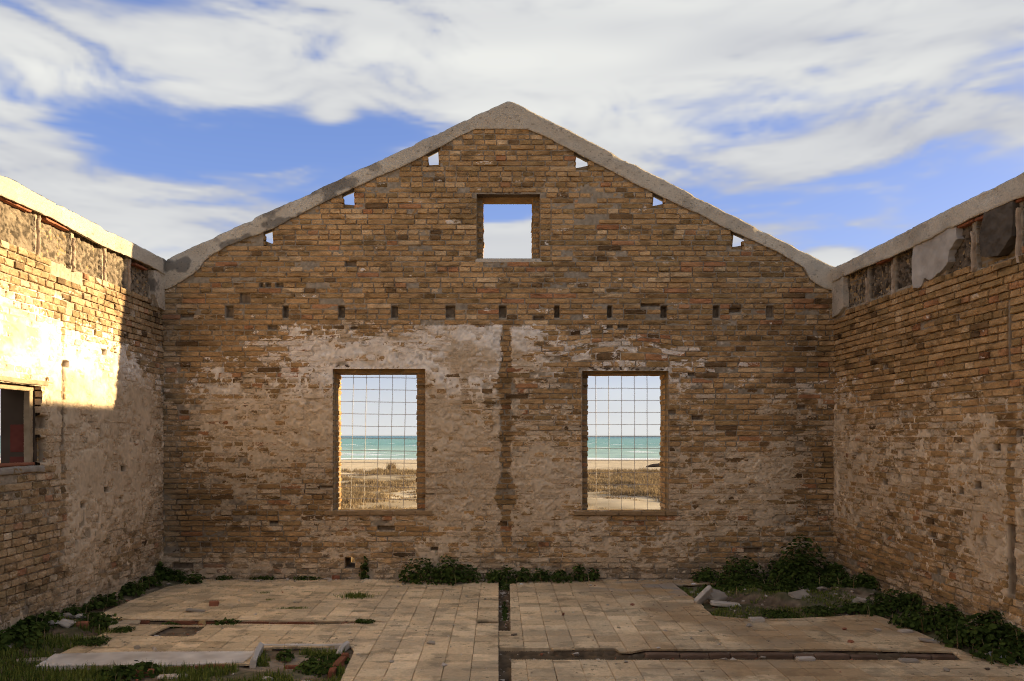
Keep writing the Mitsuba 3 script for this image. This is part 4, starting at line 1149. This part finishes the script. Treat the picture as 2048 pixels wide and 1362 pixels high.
clump([L_(455, 1245, .13, .085), L_(435, 1246, .08, .06)], 'bushy weed in the left channel right of the pit of missing tiles', 24, leaf=.024)
clump([L_(250, 1348, .17, .09), L_(225, 1350, .12, .07), L_(285, 1344, .12, .10)], 'leafy weed in the grass below the white slab strip', 25, leaf=.028)
clump([L_(640, 1325, .15, .085), L_(670, 1318, .11, .06), L_(625, 1335, .13, .07), L_(655, 1340, .11, .06)], 'leafy weed growing in the hollow at the right end of the broken tray', 26, leaf=.026)
clump([L_(571, 1312, .07, .09)], 'little weed in the middle of the broken tray hollow', 27, leaf=.024)
clump([L_(722, 1246, .05, .03), L_(738, 1246, .05, .025)], 'tiny weed at the thin right end of the left channel', 28, leaf=.014)
clump([(.07, -.30, .05, .2, .05), (.065, -.12, .06, .1, .08)], 'small weed growing in the top of the central channel', 29, leaf=.018)
clump([(.06, -1.6, .03, .5, .02)], 'crumbly sprouts in the middle of the central channel', 30, leaf=.010)
clump([L_(170, 1288, .1, .03), L_(195, 1290, .08, .03)], 'tiny sprouts between tiles above the white slab, left pair', 31, leaf=.013)
clump([L_(247, 1262, .1, .03), L_(200, 1283, .09, .025)], 'tiny sprouts between tiles just below the loose cream tiles', 32, leaf=.013)


def grass_in(poly, n, h, seed, clumpy=.5):
    rng = np.random.default_rng(seed)
    x0, y0, x1, y1 = poly.bounds
    p = rng.uniform([x0, y0], [x1, y1], (n * 3, 2))
    p = p[shapely.contains_xy(poly, p[:, 0], p[:, 1])]
    d = meshkit.fbm(np.c_[p * 4, p[:, :1] * 0], 3, seed)
    p = p[d > clumpy][:n]
    p = p[(np.abs(p[:, 0]) < HW - .02)]
    z = np.array([floor_z(*q) for q in p])
    return blades(np.c_[p, z], h * rng.uniform(.4, 1.5, len(p)), rng)


def tuft(v, f, uv, mat, label):
    k = thing('grass_tuft', label, 'grass tuft')
    add(f'{k}__blades', mikit.ply((v, f), mat, uv=uv), kind='stuff')


g1 = px_poly([(-400, 1420), (-200, 1290), (80, 1255), (240, 1262), (110, 1312), (70, 1336), (500, 1331), (690, 1331), (690, 1345), (655, 1420)])
g2 = px_poly([(1355, 1172), (1480, 1170), (1700, 1200), (1800, 1235), (1745, 1226), (1600, 1234), (1500, 1236), (1425, 1229), (1400, 1205)])
g3 = px_poly([(505, 1326), (525, 1302), (690, 1300), (682, 1326)])
vs = [grass_in(g1, 15000, .055, 3, .42), grass_in(g2, 3500, .028, 4, .5), grass_in(g3, 900, .05, 5, .45)]
off = np.cumsum([0] + [len(x[0]) for x in vs])
add('grass', mikit.ply((np.vstack([x[0] for x in vs]), np.vstack([x[1] + o for x, o in zip(vs, off)])), 'grass_material', uv=np.vstack([x[2] for x in vs])), label='short green grass on the bare soil at the lower left and right of the floor', category='grass', kind='stuff')
rng = np.random.default_rng(12)
c = fl(713, 1194)
p = c + rng.normal(0, 1, (420, 2)) * [.085, .05]
v, f, uv = blades(np.c_[p, np.zeros(len(p)) - .002], .05 * rng.uniform(.4, 1.3, len(p)), rng, .003)
tuft(v, f, uv, 'grass_material', 'lone grass tuft growing between the far left tiles')
for (px, py, n, sx, sy, lab) in ((528, 1186, 40, .05, .03, 'faint dry sprig between the far left tiles, nearest the gable wall'), (585, 1217, 160, .12, .025, 'moss filled crack in the left tiles above the channel'), (540, 1200, 40, .03, .03, 'small dark sprout on the left tiles just beyond the mossy crack')):
    p = fl(px, py) + rng.normal(0, 1, (n, 2)) * [sx * .6, sy * .6]
    v, f, uv = blades(np.c_[p, np.zeros(len(p)) - .002], .02 * rng.uniform(.4, 1.3, len(p)), rng, .003)
    tuft(v, f, uv, 'grass_material', lab)

# ------------------------------------------------------------------ OUTSIDE: sand, scrub, sea
SEA = -.95
def ground_z(x, y):
    p = np.stack([x, y, x * 0], -1)
    base = np.interp(y, [-60, 20, 29, 34, 84, 140], [-.12, -.05, .02, -.05, SEA, SEA - 2.5])
    return base + (.28 * (meshkit.fbm(p * .22, 3, 71) - .5) + .09 * (meshkit.fbm(p * 1.3, 3, 72) - .5)) * np.interp(y, [-1, 1, 27, 40, 80], [0, 1, 1, .35, .1])


gx = np.r_[-4000, -900, -200, -80, np.arange(-40, 40.01, .25), 80, 200, 900, 4000]
gy = np.r_[-4000, -900, -200, -60, -25, -14, -8, -4, -1.5, np.arange(.46, 34, .2), np.arange(34, 90, .8), 120, 140]
X, Y = np.meshgrid(gx, gy, indexing='ij')
Zg = ground_z(X, Y)
inside = (np.abs(X) < HW + .9) & (Y < .45) & (Y > -13)
Zg = np.where(inside, -.25, Zg)
pn = np.stack([X, Y, X * 0], -1)
a1, a2 = meshkit.fbm(pn * .5, 4, 74), meshkit.fbm(pn * 3, 3, 75)
wet = ss(76, 82, Y)[..., None]
col = np.array([.60, .49, .335]) * (.75 + .5 * a2)[..., None] * (.85 + .3 * a1)[..., None]
scr = (ss(29, 25, Y + 6 * (a1 - .5)) * ss(.35, .55, a1))[..., None] * .6
col = col * (1 - scr) + np.array([.22, .155, .08]) * scr
col = col * (1 - .35 * wet)
flatq = tri(grid_faces(len(gx), len(gy)))
add('ground', mikit.ply((np.stack([X, Y, Zg], -1).reshape(-1, 3), flatq), 'soil_material', smooth=True, color=np.clip(col.reshape(-1, 3), .01, .8)), label='pale sandy ground and beach running down to the sea', kind='structure')

# dry scrub between the ruin and the beach
rng = np.random.default_rng(21)
n = 6500
tx, ty = rng.uniform(-12, 12, n), rng.uniform(.9, 28.5, n)
dens = meshkit.fbm(np.stack([tx * .45, ty * .45, tx * 0], -1), 3, 81)
ok = dens > .37
tx, ty, dens = tx[ok], ty[ok], dens[ok]
bp, bh = [], []
for x, y, d in zip(tx, ty, dens):
    m = int(30 + 40 * (d - .37) * 5)
    r = .10 + .35 * rng.random() * (d - .3) * 2.5
    q = rng.normal(0, r * .55, (m, 2)) + [x, y]
    bp.append(q); bh.append((.05 + .19 * rng.random() * min(1, (d - .40) * 5)) * rng.uniform(.5, 1.3, m))
bp, bh = np.vstack(bp), np.hstack(bh)
zz = ground_z(bp[:, 0], bp[:, 1])
v, f, uv = blades(np.c_[bp, zz - .01], bh, rng, .008, 1.1)
add('dry_scrub', mikit.ply((v, f), 'dry_material', uv=uv), label='dry golden scrub covering the ground between the ruin and the beach', category='scrub', kind='stuff')
# beach tuft and driftwood
zt = ZB + 29.5
xt = (783 - VX) * zt / F
p = rng.normal(0, .13, (160, 2)) + [xt, 29.5]
v, f, uv = blades(np.c_[p, ground_z(p[:, 0], p[:, 1])], .42 * rng.uniform(.4, 1.2, 160), rng, .012, .5)
tuft(v, f, uv, 'dry_material', 'lone dry tuft on the bare beach seen through the left window')
yd = 39.0
drift = thing('driftwood', 'dark driftwood trunk with a branch lying on the beach beyond the right window', 'driftwood')
cx = (1308 - VX) * (yd + ZB) / F
path = np.array([[cx - .45, yd, 0], [cx - .1, yd + .1, .07], [cx + .3, yd, .10], [cx + .8, yd - .2, .10], [cx + 1.1, yd - .2, .22]])
path[:, 2] += ground_z(path[:, 0], path[:, 1]) + .02
ang = np.arange(8) * math.pi / 4
rr = np.array([.04, .08, .11, .10, .05])
rings = path[:, None] + rr[:, None, None] * np.stack([np.zeros(8), np.cos(ang), np.sin(ang)], -1)[None] * (1 + .3 * (rng.random((5, 8, 1)) - .5))
add(f'{drift}__trunk', mikit.ply(loft(rings), 'dark_wood_material', smooth=50))
path2 = np.array([[cx + .8, yd - .1, .2], [cx + 1.05, yd - .1, .5], [cx + 1.2, yd - .05, .8]])
path2[:, 2] += ground_z(path2[:, 0], path2[:, 1])
rings = path2[:, None] + np.array([.08, .06, .03])[:, None, None] * np.stack([np.cos(ang), np.sin(ang), np.zeros(8)], -1)[None]
add(f'{drift}__branch', mikit.ply(loft(rings), 'dark_wood_material', smooth=50))

# sea: near water with swell, breakers and foam; open water to the horizon
sx = np.linspace(-70, 70, 281)
sy = np.r_[np.arange(76, 130, .35), np.arange(130, 300, 1.2)]
X, Y = np.meshgrid(sx, sy, indexing='ij')
pn = np.stack([X, Y, X * 0], -1)
warp = meshkit.fbm(pn * np.array([.06, .02, 1]), 3, 91) - .5
swell = .16 * np.sin((Y + 10 * warp) * 2 * math.pi / 9.5) * ss(78, 95, Y)
chop = .16 * (meshkit.fbm(pn * np.array([.35, .8, 1]), 4, 92) - .5)
br_line = 99 + 9 * warp + 1.5 * np.sin(X * .21)
breaker = np.exp(-((Y - br_line) / 1.6) ** 2)
part = ss(.40, .62, meshkit.fbm(pn * np.array([.07, .0, 1]) + 4, 3, 93) + .10 * (X > 0))
edge = 84.5 + 3 * warp + .8 * np.sin(X * .4)
Zs = SEA + (swell + chop) * ss(80, 90, Y) + .35 * breaker * part
foam = np.clip(ss(.25, .75, breaker) * part * ss(.3, .6, meshkit.fbm(pn * np.array([.5, .9, 1]), 4, 94)) + ss(7.5, 1.5, Y - edge) * ss(.34, .56, meshkit.fbm(pn * np.array([.25, .7, 1]), 4, 95) + .12 * ss(4, 0, Y - edge)), 0, 1)
cap = ss(.70, .76, meshkit.fbm(pn * np.array([.22, .30, 1]), 4, 96)) * ss(100, 120, Y)
foam = np.clip(foam + cap, 0, 1)[..., None]
far = ss(95, 260, Y)[..., None]
col = np.array([.29, .42, .33]) * (1 - far) + np.array([.12, .29, .24]) * far
col = col * (.82 + .36 * meshkit.fbm(pn * np.array([.05, .25, 1]), 3, 97))[..., None]
col = col * (1 - foam) + np.array([.80, .82, .80]) * foam
scene['sea_material'] = {'type': 'twosided', 'bsdf': {'type': 'principled', 'base_color': {'type': 'mesh_attribute', 'name': 'vertex_color'}, 'roughness': .38, 'specular': .35}}
add('sea', mikit.ply((np.stack([X, Y, Zs], -1).reshape(-1, 3), tri(grid_faces(len(sx), len(sy)))), 'sea_material', smooth=True, color=np.clip(col.reshape(-1, 3), .01, .9)), label='green sea with white breakers along the beach', kind='structure')
sx = np.r_[-9000, -3000, -900, -300, -70, -35, 0, 35, 70, 300, 900, 3000, 9000]
sy = np.r_[104, 300, 380, 480, 620, 800, 1100, 1500, 2200, 3500, 6000, 12000, 20000]
X, Y = np.meshgrid(sx, sy, indexing='ij')
col = np.array([.12, .29, .24]) * (1 - ss(380, 1600, Y))[..., None] + np.array([.045, .15, .19]) * ss(380, 1600, Y)[..., None]
add('sea__open_water', mikit.ply((np.stack([X, Y, np.where(Y < 290, SEA - .6, SEA + 0 * Y)], -1).reshape(-1, 3), tri(grid_faces(len(sx), len(sy)))), 'sea_material', smooth=True, color=col.reshape(-1, 3)))
